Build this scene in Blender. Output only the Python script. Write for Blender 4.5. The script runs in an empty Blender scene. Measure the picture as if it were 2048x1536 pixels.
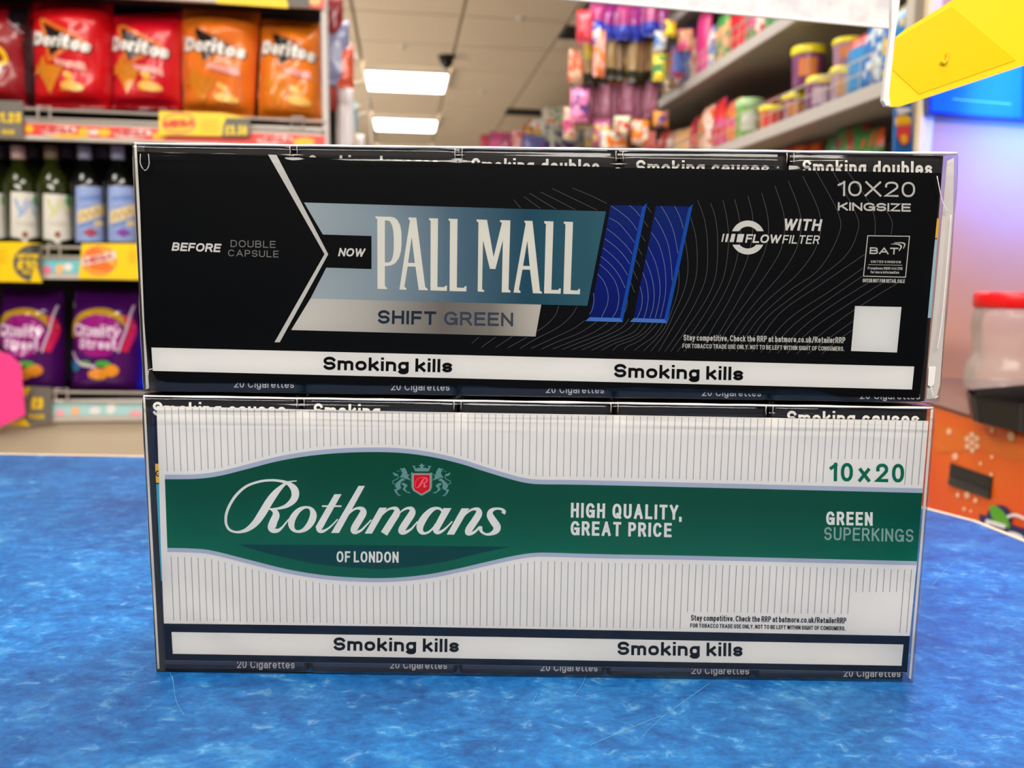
import bpy, bmesh, math, random
from math import sin, cos, tan, pi, radians, atan2, hypot, sqrt
from mathutils import Vector, noise
from mathutils.geometry import tessellate_polygon

# ------------------------------------------------------------------ camera, world, exposure
SC = bpy.context.scene
COL = SC.collection
F_PX, PITCH, ROLL = 1650.0, radians(7.6), 0.0131
CAM = Vector((-0.0095, -0.287, 0.1463))          # metres; the counter top is z = 0
cam_d = bpy.data.cameras.new('camera')
cam = bpy.data.objects.new('camera', cam_d); COL.objects.link(cam)
cam_d.sensor_fit = 'HORIZONTAL'; cam_d.sensor_width = 36.0
cam_d.lens = F_PX / 2048 * 36.0
cam_d.clip_start = 0.01; cam_d.clip_end = 60
fwd = Vector((0, cos(PITCH), -sin(PITCH)))
r0 = Vector((1, 0, 0)); u0 = r0.cross(fwd)
RGT = r0 * cos(ROLL) + u0 * sin(ROLL)
UPV = u0 * cos(ROLL) - r0 * sin(ROLL)
from mathutils import Matrix
m = Matrix((RGT, UPV, -fwd)).transposed().to_4x4(); m.translation = CAM
cam.matrix_world = m
cam_d.dof.use_dof = True
cam_d.dof.focus_distance = 0.288
cam_d.dof.aperture_fstop = 13.0
SC.camera = cam
SC.view_settings.view_transform = 'Standard'
try: SC.view_settings.look = 'None'
except Exception: pass
SC.view_settings.gamma = 1.0
SC.view_settings.use_curve_mapping = False
SC.view_settings.exposure = 0.42
PANEL_POWER = 9.0
world = bpy.data.worlds.new('world'); SC.world = world; world.use_nodes = True
world.node_tree.nodes['Background'].inputs[0].default_value = (1.0, 0.97, 0.93, 1)
world.node_tree.nodes['Background'].inputs[1].default_value = 0.3
SC.cycles.max_bounces = 8
SC.cycles.transparent_max_bounces = 16
SC.cycles.sample_clamp_indirect = 4.0

# room axes: A runs down the aisle, L across it
for nm_l, loc, tgt, sx, sy, en in (('front_fill_light', (-.3, -1.5, 1.25), (0, 0, .1), 2.4, .4, 44), ('overhead_key_light', (.1, .1, 1.45), (0, .12, 0), 1.3, .35, 13)):  # added area lamps: fill on the carton fronts, key over the counter
    ld = bpy.data.lights.new(nm_l, 'AREA'); ld.shape = 'RECTANGLE'; ld.size = sx; ld.size_y = sy; ld.energy = en; ld.color = (1.0, .93, .84)
    lo0 = bpy.data.objects.new(nm_l, ld); COL.objects.link(lo0); lo0.location = loc
    lo0.rotation_euler = (Vector(tgt) - Vector(loc)).to_track_quat('-Z', 'Y').to_euler()
YAW = radians(7.7)
A = Vector((-sin(YAW), cos(YAW), 0)); L = Vector((cos(YAW), sin(YAW), 0)); Z = Vector((0, 0, 1))
ORG = Vector((CAM.x, CAM.y, 0))
FLOOR, CEIL = -0.95, 1.56
def room(u, v, z=0.0): return ORG + L * u + A * v + Z * z
ld = bpy.data.lights.new('ceiling_fill_light', 'AREA'); ld.shape = 'RECTANGLE'; ld.size = 1.2; ld.size_y = 5; ld.energy = 42; ld.color = (1.0, .92, .82)  # added unseen lamp behind the left shelving, only to brighten the ceiling
lo0 = bpy.data.objects.new('ceiling_fill_light', ld); COL.objects.link(lo0); lo0.location = room(-1.9, 5.5, .35); lo0.rotation_euler = (pi, radians(18), YAW)
def ray(px, py): return fwd + RGT * ((px - 1024) / F_PX) - UPV * ((py - 768) / F_PX)
def hit(px, py, pt, n):
    d = ray(px, py); return CAM + d * ((pt - CAM).dot(n) / d.dot(n))
def P(px, py, y=0.0): return hit(px, py, Vector((0, y, 0)), Vector((0, 1, 0)))
def PV(px, py, v): return hit(px, py, room(0, v), A)
def PU(px, py, u): return hit(px, py, room(u, 0), L)
def PZ(px, py, z=0.0): return hit(px, py, Vector((0, 0, z)), Z)
def uvz(p):
    d = p - ORG; return d.dot(L), d.dot(A), d.z
def pix(p):
    d = p - CAM; z = d.dot(fwd); return 1024 + F_PX * d.dot(RGT) / z, 768 - F_PX * d.dot(UPV) / z

# ------------------------------------------------------------------ materials
def lin(c):
    c = c / 255.0
    return c / 12.92 if c <= 0.04045 else ((c + 0.055) / 1.055) ** 2.4
def rgb(c): return (lin(c[0]), lin(c[1]), lin(c[2]), 1)
_mc = {}
def mat(c, rough=0.5, metal=0.0, spec=0.5, emit=0.0, coat=0.0):
    key = (tuple(c), rough, metal, spec, emit, coat)
    if key in _mc: return _mc[key]
    mm = bpy.data.materials.new('paint'); mm.use_nodes = True
    b = mm.node_tree.nodes['Principled BSDF']
    b.inputs['Base Color'].default_value = rgb(c); b.inputs['Roughness'].default_value = rough
    b.inputs['Metallic'].default_value = metal; b.inputs['Specular IOR Level'].default_value = spec
    b.inputs['Coat Weight'].default_value = coat
    if emit:
        b.inputs['Emission Color'].default_value = rgb(c); b.inputs['Emission Strength'].default_value = emit
    _mc[key] = mm; return mm
def nodes(name):
    mm = bpy.data.materials.new(name); mm.use_nodes = True; nt = mm.node_tree
    return mm, nt, nt.nodes['Principled BSDF'], (lambda t, **k: _nn(nt, t, k)), nt.links.new
def _nn(nt, t, k):
    n = nt.nodes.new(t)
    for a, b in k.items(): setattr(n, a, b)
    return n
def ramp(nd, stops):
    cr = nd.color_ramp
    while len(cr.elements) > 1: cr.elements.remove(cr.elements[-1])
    cr.elements[0].position = stops[0][0]; cr.elements[0].color = rgb(stops[0][1])
    for p, c in stops[1:]:
        e = cr.elements.new(p); e.color = rgb(c)
def grain(name, c1, c2, scale=20, rough=0.5, detail=4, bump=0.0, stretch=(1, 1, 1), metal=0, lo=.35, hi=.65):
    mm, nt, b, N, K = nodes(name)
    tc = N('ShaderNodeTexCoord'); mp = N('ShaderNodeMapping'); mp.inputs['Scale'].default_value = stretch
    nz = N('ShaderNodeTexNoise'); nz.inputs['Scale'].default_value = scale; nz.inputs['Detail'].default_value = detail
    rp = N('ShaderNodeValToRGB'); ramp(rp, [(lo, c1), (hi, c2)])
    K(tc.outputs['Object'], mp.inputs[0]); K(mp.outputs[0], nz.inputs['Vector']); K(nz.outputs[0], rp.inputs[0])
    K(rp.outputs[0], b.inputs['Base Color']); b.inputs['Roughness'].default_value = rough; b.inputs['Metallic'].default_value = metal
    if bump:
        bp = N('ShaderNodeBump'); bp.inputs['Strength'].default_value = bump; bp.inputs['Distance'].default_value = .002
        K(nz.outputs[0], bp.inputs['Height']); K(bp.outputs[0], b.inputs['Normal'])
    return mm
def gradmat(name, p0, p1, stops, rough=.4, metal=0.0):
    """printed colour gradient along the world line p0-p1"""
    mm, nt, b, N, K = nodes(name)
    tc = N('ShaderNodeTexCoord'); d = (p1 - p0); L2 = d.length_squared
    sub = N('ShaderNodeVectorMath', operation='SUBTRACT'); sub.inputs[1].default_value = p0
    dot = N('ShaderNodeVectorMath', operation='DOT_PRODUCT'); dot.inputs[1].default_value = d / L2
    rp = N('ShaderNodeValToRGB'); ramp(rp, stops)
    K(tc.outputs['Object'], sub.inputs[0]); K(sub.outputs[0], dot.inputs[0]); K(dot.outputs['Value'], rp.inputs[0])
    K(rp.outputs[0], b.inputs['Base Color']); b.inputs['Roughness'].default_value = rough; b.inputs['Metallic'].default_value = metal
    b.inputs['Specular IOR Level'].default_value = .12
    return mm
def film(name, ior=1.5, rough=.06, tint=(255, 255, 255), haze=0.0, gain=1.0):
    """clear cellophane: passes light straight through and mirrors by Fresnel"""
    mm, nt, b, N, K = nodes(name); nt.nodes.remove(b)
    out = [n for n in nt.nodes if n.type == 'OUTPUT_MATERIAL'][0]
    tr = N('ShaderNodeBsdfTransparent'); tr.inputs[0].default_value = rgb(tint)
    gl = N('ShaderNodeBsdfGlossy'); gl.inputs['Roughness'].default_value = rough
    fr = N('ShaderNodeFresnel'); fr.inputs['IOR'].default_value = ior
    mx = N('ShaderNodeMixShader'); last = fr.outputs[0]
    if gain != 1.0:
        mu = N('ShaderNodeMath', operation='MULTIPLY', use_clamp=True); mu.inputs[1].default_value = gain
        K(last, mu.inputs[0]); last = mu.outputs[0]
    K(last, mx.inputs[0]); K(tr.outputs[0], mx.inputs[1]); K(gl.outputs[0], mx.inputs[2])
    res = mx.outputs[0]
    if haze:
        df = N('ShaderNodeBsdfDiffuse'); df.inputs[0].default_value = (.92, .87, .8, 1)
        m2 = N('ShaderNodeMixShader'); m2.inputs[0].default_value = haze
        K(res, m2.inputs[1]); K(df.outputs[0], m2.inputs[2]); res = m2.outputs[0]
    K(res, out.inputs[0]); return mm

# ------------------------------------------------------------------ object helpers
def tag(o, label=None, cat=None, group=None, kind=None):
    if label: o['label'] = label
    if cat: o['category'] = cat
    if group: o['group'] = group
    if kind: o['kind'] = kind
    return o
def empty(name, loc, label=None, cat=None, group=None, kind=None):
    o = bpy.data.objects.new(name, None); COL.objects.link(o); o.location = loc; o.empty_display_size = .02
    return tag(o, label, cat, group, kind)
def link(name, me, mt, parent=None):
    o = bpy.data.objects.new(name, me); COL.objects.link(o)
    if mt:
        for x in (mt if isinstance(mt, (list, tuple)) else [mt]): me.materials.append(x)
    if parent:
        o.parent = parent
        w = Vector((0, 0, 0)); q = parent
        while q: w += q.location; q = q.parent
        o.location = -w
    return o
def meshobj(name, verts, faces, mt, parent=None, smooth=False):
    me = bpy.data.meshes.new(name); me.from_pydata([tuple(v) for v in verts], [], faces); me.update()
    if smooth:
        for p in me.polygons: p.use_smooth = True
    return link(name, me, mt, parent)
def bmobj(name, bm, mt, parent=None, smooth=False):
    bmesh.ops.recalc_face_normals(bm, faces=bm.faces)
    me = bpy.data.meshes.new(name); bm.to_mesh(me); bm.free()
    if smooth:
        for p in me.polygons: p.use_smooth = True
    return link(name, me, mt, parent)
HEXF = [(0, 3, 2, 1), (4, 5, 6, 7), (0, 1, 5, 4), (1, 2, 6, 5), (2, 3, 7, 6), (3, 0, 4, 7)]
def hexa(bm, c8):
    vs = [bm.verts.new(c) for c in c8]
    for f in HEXF: bm.faces.new([vs[i] for i in f])
    return vs
def rbox(u0_, u1_, v0_, v1_, z0, z1):
    return [room(u, v, z) for z in (z0, z1) for u, v in ((u0_, v0_), (u1_, v0_), (u1_, v1_), (u0_, v1_))]
def box(name, c8, mt, parent=None, bev=0.0, seg=2):
    bm = bmesh.new(); hexa(bm, c8)
    if bev: bmesh.ops.bevel(bm, geom=bm.edges[:], offset=bev, segments=seg, affect='EDGES', profile=.5)
    return bmobj(name, bm, mt, parent)
def wbox(x0, x1, y0, y1, z0, z1):
    return [Vector(p) for z in (z0, z1) for p in ((x0, y0, z), (x1, y0, z), (x1, y1, z), (x0, y1, z))]
def slab(name, pts, back, mt, parent=None, bev=0.0):
    """extrude a world polygon by vector back"""
    n = len(pts); vs = list(pts) + [p + back for p in pts]
    tris = tessellate_polygon([pts])
    fs = [tuple(t) for t in tris] + [tuple(n + i for i in reversed(t)) for t in tris]
    fs += [(i, (i + 1) % n, n + (i + 1) % n, n + i) for i in range(n)]
    bm = bmesh.new(); bv = [bm.verts.new(v) for v in vs]
    for f in fs:
        try: bm.faces.new([bv[i] for i in f])
        except ValueError: pass
    return bmobj(name, bm, mt, parent)
def tube(bm, pts, r, n=6):
    rings = []
    for i, p in enumerate(pts):
        d = (pts[min(i + 1, len(pts) - 1)] - pts[max(i - 1, 0)]).normalized()
        a = d.orthogonal().normalized(); b = d.cross(a)
        rr = r[i] if isinstance(r, (list, tuple)) else r
        rings.append([bm.verts.new(p + (a * cos(t) + b * sin(t)) * rr) for t in [2 * pi * k / n for k in range(n)]])
    for q, s in zip(rings, rings[1:]):
        for k in range(n): bm.faces.new((q[k], q[(k + 1) % n], s[(k + 1) % n], s[k]))
    bm.faces.new(rings[0][::-1]); bm.faces.new(rings[-1])
def lathe(name, c, prof, mt, parent=None, n=28, cap=True):
    vs, fs = [], []
    for r, z in prof:
        for k in range(n): vs.append(c + Vector((r * cos(2 * pi * k / n), r * sin(2 * pi * k / n), z)))
    for i in range(len(prof) - 1):
        for k in range(n): fs.append((i * n + k, i * n + (k + 1) % n, (i + 1) * n + (k + 1) % n, (i + 1) * n + k))
    if cap:
        fs.append(tuple(range(n))[::-1]); fs.append(tuple((len(prof) - 1) * n + k for k in range(n)))
    return meshobj(name, vs, fs, mt, parent, True)

# ------------------------------------------------------------------ stroke lettering
def arc(cx, cy, rx, ry, a0, a1, n=12, e=2.25):
    out = []
    for i in range(n + 1):
        a = radians(a0 + (a1 - a0) * i / n); c, s = cos(a), sin(a)
        out.append((cx + rx * math.copysign(abs(c) ** (2 / e), c), cy + ry * math.copysign(abs(s) ** (2 / e), s)))
    return out
X = .69; D = -.3
def Sg(w, H):
    ry = H * .27
    return [arc(w / 2, H - ry, w / 2, ry, 22, 250, 12, 2) + arc(w / 2, ry * .98, w / 2, ry * .98, 70, -158, 12, 2)]
def arch(x0, w, top=X, base=0): return [(x0, top - .3)] + arc(x0 + w / 2, top - .22, w / 2, .22, 180, 0, 10) + [(x0 + w, base)]
G = {
 'A': (.74, [[(.02, 0), (.37, 1)], [(.37, 1), (.72, 0)], [(.15, .32), (.59, .32)]]),
 'B': (.6, [[(0, 0), (0, 1), (.32, 1)] + arc(.32, .76, .24, .24, 90, -90, 8) + [(0, .52)], [(.3, .52), (.34, .52)] + arc(.34, .26, .26, .26, 90, -90, 8) + [(0, 0)]]),
 'C': (.68, [arc(.34, .5, .34, .5, 38, 322, 20)]),
 'D': (.64, [[(0, 0), (0, 1), (.28, 1)] + arc(.28, .5, .36, .5, 90, -90, 14) + [(0, 0)]]),
 'E': (.54, [[(.54, 1), (0, 1), (0, 0), (.54, 0)], [(0, .52), (.49, .52)]]),
 'F': (.5, [[(.5, 1), (0, 1), (0, 0)], [(0, .5), (.45, .5)]]),
 'G': (.7, [arc(.35, .5, .35, .5, 38, 360, 22)[:-4] + [(.7, .46), (.38, .46)], [(.7, .46), (.7, .02)]]),
 'H': (.6, [[(0, 0), (0, 1)], [(.6, 0), (.6, 1)], [(0, .52), (.6, .52)]]),
 'I': (.0, [[(0, 0), (0, 1)]]),
 'K': (.6, [[(0, 0), (0, 1)], [(.57, 1), (.02, .4)], [(.2, .58), (.6, 0)]]),
 'L': (.5, [[(0, 1), (0, 0), (.5, 0)]]),
 'M': (.74, [[(0, 0), (0, 1)], [(0, 1), (.37, .06)], [(.37, .06), (.74, 1)], [(.74, 1), (.74, 0)]]),
 'N': (.6, [[(0, 0), (0, 1)], [(0, .98), (.6, .02)], [(.6, 0), (.6, 1)]]),
 'O': (.72, [arc(.36, .5, .36, .5, 90, 450, 28)]),
 'P': (.56, [[(0, 0), (0, 1), (.3, 1)] + arc(.3, .73, .26, .27, 90, -90, 10) + [(0, .46)]]),
 'Q': (.72, [arc(.36, .5, .36, .5, 90, 450, 28), [(.42, .24), (.7, -.02)]]),
 'R': (.6, [[(0, 0), (0, 1), (.32, 1)] + arc(.32, .74, .25, .26, 90, -90, 10) + [(0, .48)], [(.34, .48), (.6, 0)]]),
 'S': (.58, Sg(.58, 1)),
 'T': (.6, [[(0, 1), (.6, 1)], [(.3, 1), (.3, 0)]]),
 'U': (.6, [[(0, 1), (0, .3)] + arc(.3, .3, .3, .3, 180, 360, 12) + [(.6, 1)]]),
 'V': (.68, [[(0, 1), (.34, .0)], [(.34, .0), (.68, 1)]]),
 'W': (1.0, [[(0, 1), (.26, .0)], [(.26, .0), (.5, .96)], [(.5, .96), (.74, .0)], [(.74, .0), (1, 1)]]),
 'X': (.64, [[(0, 0), (.62, 1)], [(.02, 1), (.64, 0)]]),
 'Y': (.66, [[(0, 1), (.33, .44)], [(.66, 1), (.33, .44)], [(.33, .44), (.33, 0)]]),
 'Z': (.58, [[(.02, 1), (.56, 1), (0, 0), (.58, 0)]]),
 'a': (.48, [[(.04, .5)] + arc(.26, .49, .22, .2, 150, 0, 8) + [(.48, .0)], [(.48, .4), (.26, .37)] + arc(.22, .18, .22, .18, 90, 270, 8) + [(.36, .02), (.48, .14)]]),
 'b': (.48, [[(0, 0), (0, 1)], arc(.24, X / 2, .24, X / 2, 90, 450, 20)]),
 'c': (.45, [arc(.24, X / 2, .24, X / 2, 45, 315, 16)]),
 'd': (.48, [[(.48, 0), (.48, 1)], arc(.24, X / 2, .24, X / 2, 90, 450, 20)]),
 'e': (.5, [[(.03, X * .49), (.5, X * .49)] + arc(.25, X / 2, .25, X / 2, 4, 318, 20)]),
 'f': (.28, [[(.34, .98)] + arc(.3, .78, .2, .22, 95, 180, 6) + [(.1, 0)], [(0, X), (.3, X)]]),
 'g': (.48, [arc(.24, X / 2, .24, X / 2, 90, 450, 20), [(.48, X), (.48, -.08)] + arc(.24, -.08, .24, .2, 0, -155, 10)]),
 'h': (.46, [[(0, 0), (0, 1)], arch(0, .46)]),
 'i': (.0, [[(0, 0), (0, X)], [(0, .98), (0, 1.0)]]),
 'k': (.46, [[(0, 0), (0, 1)], [(.42, X), (.03, .26)], [(.17, .4), (.46, 0)]]),
 'l': (.0, [[(0, 0), (0, 1)]]),
 'm': (.8, [[(0, 0), (0, X)], arch(0, .4), arch(.4, .4)]),
 'n': (.46, [[(0, 0), (0, X)], arch(0, .46)]),
 'o': (.52, [arc(.26, X / 2, .26, X / 2, 90, 450, 24)]),
 'p': (.48, [[(0, D), (0, X)], arc(.24, X / 2, .24, X / 2, 90, 450, 20)]),
 'r': (.26, [[(0, 0), (0, X)], [(0, X - .28)] + arc(.22, X - .24, .22, .24, 175, 85, 6)]),
 's': (.43, Sg(.43, X)),
 't': (.28, [[(.1, .92), (.1, .16)] + arc(.26, .16, .16, .16, 180, 270, 5) + [(.3, 0)], [(0, X), (.28, X)]]),
 'u': (.46, [[(0, X), (0, .22)] + arc(.23, .22, .23, .22, 180, 360, 10), [(.46, 0), (.46, X)]]),
 'v': (.46, [[(0, X), (.23, 0)], [(.23, 0), (.46, X)]]),
 'w': (.7, [[(0, X), (.18, 0)], [(.18, 0), (.35, X)], [(.35, X), (.52, 0)], [(.52, 0), (.7, X)]]),
 'x': (.48, [[(0, 0), (.46, X)], [(.02, X), (.48, 0)]]),
 'y': (.46, [[(0, X), (.24, .02)], [(.46, X), (.2, -.14), (.12, -.26), (.02, -.28)]]),
 '0': (.5, [arc(.25, .5, .25, .5, 90, 450, 24)]),
 '1': (.24, [[(.24, 0), (.24, 1)], [(.24, .96), (0, .76)]]),
 '2': (.52, [[(.02, .7)] + arc(.26, .72, .25, .28, 168, -20, 12) + [(.36, .42), (0, 0), (.52, 0)]]),
 '3': (.52, [arc(.25, .75, .23, .25, 160, -90, 10), arc(.25, .26, .27, .26, 90, -160, 12)]),
 '4': (.54, [[(.4, 0), (.4, 1), (0, .28), (.54, .28)]]),
 '5': (.52, [[(.48, 1), (.08, 1), (.04, .54)] + arc(.26, .34, .26, .34, 130, -155, 12)]),
 '6': (.52, [arc(.26, .32, .26, .32, 90, 450, 20), [(.0, .34)] + arc(.26, .6, .26, .4, 180, 50, 8)]),
 '8': (.52, [arc(.26, .75, .22, .25, 90, 450, 16), arc(.26, .26, .26, .26, 90, 450, 16)]),
 '.': (.0, [[(0, 0), (0, .01)]]), ',': (.0, [[(.03, .05), (-.01, -.16)]]),
 '/': (.36, [[(0, -.05), (.36, 1.02)]]),
 '£': (.5, [arc(.3, .74, .2, .26, 20, 180, 8) + [(.12, .3), (.02, 0), (.5, 0)], [(0, .46), (.38, .46)]]),
}
class Ink:
    """flat print collected in photograph pixels of the plane it lies on"""
    def __init__(s): s.v = []; s.f = []; s.n = 0
    def poly(s, pts, holes=()):
        loops = [[Vector((p[0], p[1], 0)) for p in pts]] + [[Vector((p[0], p[1], 0)) for p in h] for h in holes]
        b = len(s.v)
        s.n = (s.n + 1) % 9; e0 = s.n * 4e-6
        for l in loops: s.v += [(p.x, p.y, e0) for p in l]
        for t in tessellate_polygon(loops): s.f.append(tuple(b + i for i in t))
        return s
    def stroke(s, pts, w=None, ext=False, smooth=0):
        P_ = [(p[0], p[1], (p[2] if len(p) > 2 else w)) for p in pts]
        if smooth and len(P_) > 2: P_ = crm(P_, smooth)
        Q = [P_[0]]
        for p in P_[1:]:
            if hypot(p[0] - Q[-1][0], p[1] - Q[-1][1]) > 1e-4: Q.append(p)
        if len(Q) < 2: return s
        closed = hypot(Q[0][0] - Q[-1][0], Q[0][1] - Q[-1][1]) < 1e-3 and len(Q) > 4
        if ext and not closed:
            for i, j in ((0, 1), (-1, -2)):
                dx, dy = Q[i][0] - Q[j][0], Q[i][1] - Q[j][1]; l = hypot(dx, dy); h = Q[i][2] / 2
                Q[i] = (Q[i][0] + dx / l * h, Q[i][1] + dy / l * h, Q[i][2])
        n = len(Q); dirs = []
        for i in range(n - 1):
            dx, dy = Q[i + 1][0] - Q[i][0], Q[i + 1][1] - Q[i][1]; l = hypot(dx, dy); dirs.append((dx / l, dy / l))
        b = len(s.v); s.n = (s.n + 1) % 9; e0 = s.n * 4e-6
        for i in range(n):
            if closed: d1, d2 = dirs[(i - 1) % (n - 1)], dirs[i % (n - 1)]
            else: d1, d2 = dirs[max(i - 1, 0)], dirs[min(i, n - 2)]
            n1, n2 = (-d1[1], d1[0]), (-d2[1], d2[0]); mx, my = n1[0] + n2[0], n1[1] + n2[1]
            l = hypot(mx, my) or 1; mx, my = mx / l, my / l; k = 1 / max(mx * n1[0] + my * n1[1], .45)
            h = Q[i][2] / 2 * k
            ee = e0 + 3.5e-6 * i / n
            s.v.append((Q[i][0] + mx * h, Q[i][1] + my * h, ee)); s.v.append((Q[i][0] - mx * h, Q[i][1] - my * h, ee))
        for i in range(n - 1):
            a = b + 2 * i; s.f.append((a, a + 1, a + 3, a + 2))
        return s
    def text(s, body, x0, y0, x1, y1, h, t, slant=0.0, sp=.16, space=.5):
        """letters between baseline points (x0,y0)-(x1,y1), cap height h, stroke t, all in pixels"""
        Ln = hypot(x1 - x0, y1 - y0); ch = [c for c in body]
        nl = sum(1 for c in ch if c != ' '); ns = len(ch) - nl; wsum = sum(G[c][0] for c in ch if c != ' ') * h
        gaps = (sum(1 for a, b in zip(ch, ch[1:]) if a != ' ' and b != ' ')) * sp * h
        free = Ln - nl * t - gaps - ns * space * h
        k = free / wsum if wsum > 1e-6 else 0.0; g = 1.0
        if k < .55 and wsum > 1e-6:                                   # tighten spacing with the letters when condensed
            q = (Ln - nl * t) / (wsum + gaps + ns * space * h); k = q; g = q
        ex, ey = (x1 - x0) / Ln, (y1 - y0) / Ln; x = 0
        for i, c in enumerate(ch):
            if c == ' ': x += space * h * g; continue
            w, paths = G[c]
            xd = (.735 * h - t) / (h - t); low = c.islower()
            for pth in paths:
                q = []; dot_ = c == 'i' and pth[0][1] > .9
                if dot_:
                    xx = x + t / 2
                    for yy in (h * 1.02, h * 1.02 - t * .78): q.append((x0 + ex * (xx + slant * yy) + ey * yy, y0 + ey * (xx + slant * yy) - ex * yy))
                    s.stroke(q, t); continue
                for (a, b) in pth:
                    if low: b = b * xd / X if b <= X else xd + (b - X) * (1 - xd) / (1 - X)
                    yy = t / 2 + b * (h - t); xx = x + t / 2 + a * h * k + slant * yy
                    q.append((x0 + ex * xx + ey * yy, y0 + ey * xx - ex * yy))
                s.stroke(q, t, ext=True)
            x += w * h * k + t
            if i + 1 < len(ch) and ch[i + 1] != ' ': x += sp * h * g
        return s
    def blob(s, cx, cy, rx, ry, rot=0, n=18):
        c, d = cos(rot), sin(rot)
        return s.poly([(cx + rx * cos(a) * c - ry * sin(a) * d, cy + rx * cos(a) * d + ry * sin(a) * c) for a in [2 * pi * i / n for i in range(n)]])
    def build(s, name, mt, parent, fn0, maxlen=None):
        def fn(x, y, e=0.0):
            p = fn0(x, y); d = CAM - p; l = d.length
            return p + d * (e / .29)
        if maxlen:
            bm = bmesh.new(); vs = [bm.verts.new(a) for a in s.v]
            for f in s.f:
                try: bm.faces.new([vs[i] for i in f])
                except ValueError: pass
            for _ in range(4):
                lo = [e for e in bm.edges if e.calc_length() > maxlen]
                if not lo: break
                bmesh.ops.subdivide_edges(bm, edges=lo, cuts=1, use_grid_fill=False)
                bmesh.ops.triangulate(bm, faces=bm.faces)
            for v in bm.verts: v.co = fn(v.co.x, v.co.y, v.co.z)
            me = bpy.data.meshes.new(name); bm.to_mesh(me); bm.free()
            return link(name, me, mt, parent)
        return meshobj(name, [fn(*a) for a in s.v], s.f, mt, parent)
def crm(Q, k):
    out = []; n = len(Q)
    for i in range(n - 1):
        a, b, c, d = Q[max(i - 1, 0)], Q[i], Q[i + 1], Q[min(i + 2, n - 1)]
        for j in range(k):
            t = j / k
            out.append(tuple(.5 * (2 * b[m_] + (c[m_] - a[m_]) * t + (2 * a[m_] - 5 * b[m_] + 4 * c[m_] - d[m_]) * t * t + (3 * b[m_] - a[m_] - 3 * c[m_] + d[m_]) * t ** 3) for m_ in range(len(b))))
    out.append(Q[-1]); return out
def crmc(Q, k): return crm([Q[-1]] + list(Q) + [Q[0], Q[1]], k)[k:-k - 1]
def zm(ox, oy, s, pts): return [(ox + p[0] / s, oy + p[1] / s) + ((p[2] / s,) if len(p) > 2 else ()) for p in pts]

# ================================================================== LARGE STRUCTURE
M_ceil = grain('ceiling_tile_board', (222, 204, 180), (230, 212, 188), 60, .9)
M_grid = mat((184, 170, 150), .7)
M_panel = mat((255, 252, 246), .5, emit=PANEL_POWER)
floor = box('floor', rbox(-4.2, 2.3, -2.2, 13, FLOOR - .1, FLOOR), grain('floor_vinyl', (205, 198, 188), (222, 216, 206), 6, .35)); floor['kind'] = 'structure'
M_wall = grain('wall_paint', (200, 190, 176), (208, 198, 184), 8, .8)
for nm, b in (('wall_left', (-4.3, -4.2, -2.2, 13)), ('wall_right', (2.3, 2.4, -2.2, 13)), ('wall_back', (-4.2, 2.3, 13, 13.1))):
    o = box(nm, rbox(*b, FLOOR, CEIL + .2), M_wall); o['kind'] = 'structure'
o = box('wall_front', rbox(-4.2, 2.3, -2.3, -2.2, FLOOR, CEIL + .2), grain('dark_back_wall', (14, 15, 19), (20, 21, 25), 5, .7)); o['kind'] = 'structure'

# ceiling of separate boards; two lit panels in view, others over the counter behind the camera
ceil = empty('ceiling', room(0, 0, CEIL)); ceil['kind'] = 'structure'
box('ceiling_deck', rbox(-4.2, 2.3, -2.2, 13, CEIL + .03, CEIL + .1), M_grid, ceil)
lu, lv, _ = uvz(PZ(726, 143, CEIL - .045))                         # near left corner of the first panel
T = .6
lit = {(0, 0), (0, 3)}
near_lit = {(1, -9), (-2, -9), (1, -6), (-2, -6), (0, -7), (-4, -5), (-4, -2), (-4, 1), (-4, 4), (0, 6), (-4, 7), (0, 9)}
tile_me = None
i0 = int(math.floor((-4.2 - lu) / T)); i1 = int((2.3 - lu) / T) + 1
j0 = int(math.floor((-2.2 - lv) / T)) + 1; j1 = int((12.6 - lv) / T)
panel_n = 0
lights = []
for i in range(i0 + 1, i1 - 1):
    for j in range(j0, j1):
        u_, v_ = lu + i * T, lv + j * T
        c = room(u_ + T / 2, v_ + T / 2, CEIL)
        if (i, j) in lit or (i, j) in near_lit:
            lights.append((i, j, u_, v_)); continue
        if tile_me is None:
            o = box('ceiling_tile', [p - c for p in rbox(u_ + .008, u_ + T - .008, v_ + .008, v_ + T - .008, CEIL, CEIL + .02)], M_ceil, None, .003, 1)
            tile_me = o.data; o.parent = ceil; o.location = c - ceil.location
        else:
            o = bpy.data.objects.new('ceiling_tile', tile_me); COL.objects.link(o); o.parent = ceil; o.location = c - ceil.location
for i, j, u_, v_ in lights:
    lbl = {(0, 0): 'square white ceiling light panel nearest, beside the black dome camera',
           (0, 3): 'square white ceiling light panel farther down the aisle, just above the cartons'}.get((i, j))
    t = empty('ceiling_light', room(u_ + T / 2, v_ + T / 2, CEIL), lbl or 'square white ceiling light panel out of view above the shop floor', 'ceiling light', 'ceiling light panels')
    bm = bmesh.new()
    for a in (rbox(u_ + .004, u_ + .02, v_ + .004, v_ + T - .004, CEIL - .04, CEIL + .01), rbox(u_ + T - .02, u_ + T - .004, v_ + .004, v_ + T - .004, CEIL - .04, CEIL + .01),
              rbox(u_ + .02, u_ + T - .02, v_ + .004, v_ + .02, CEIL - .04, CEIL + .01), rbox(u_ + .02, u_ + T - .02, v_ + T - .02, v_ + T - .004, CEIL - .04, CEIL + .01)): hexa(bm, a)
    bmobj('light_frame', bm, mat((235, 232, 225), .5), t)
    box('diffuser', rbox(u_ + .02, u_ + T - .02, v_ + .02, v_ + T - .02, CEIL - .045, CEIL - .004), M_panel, t)
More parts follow.
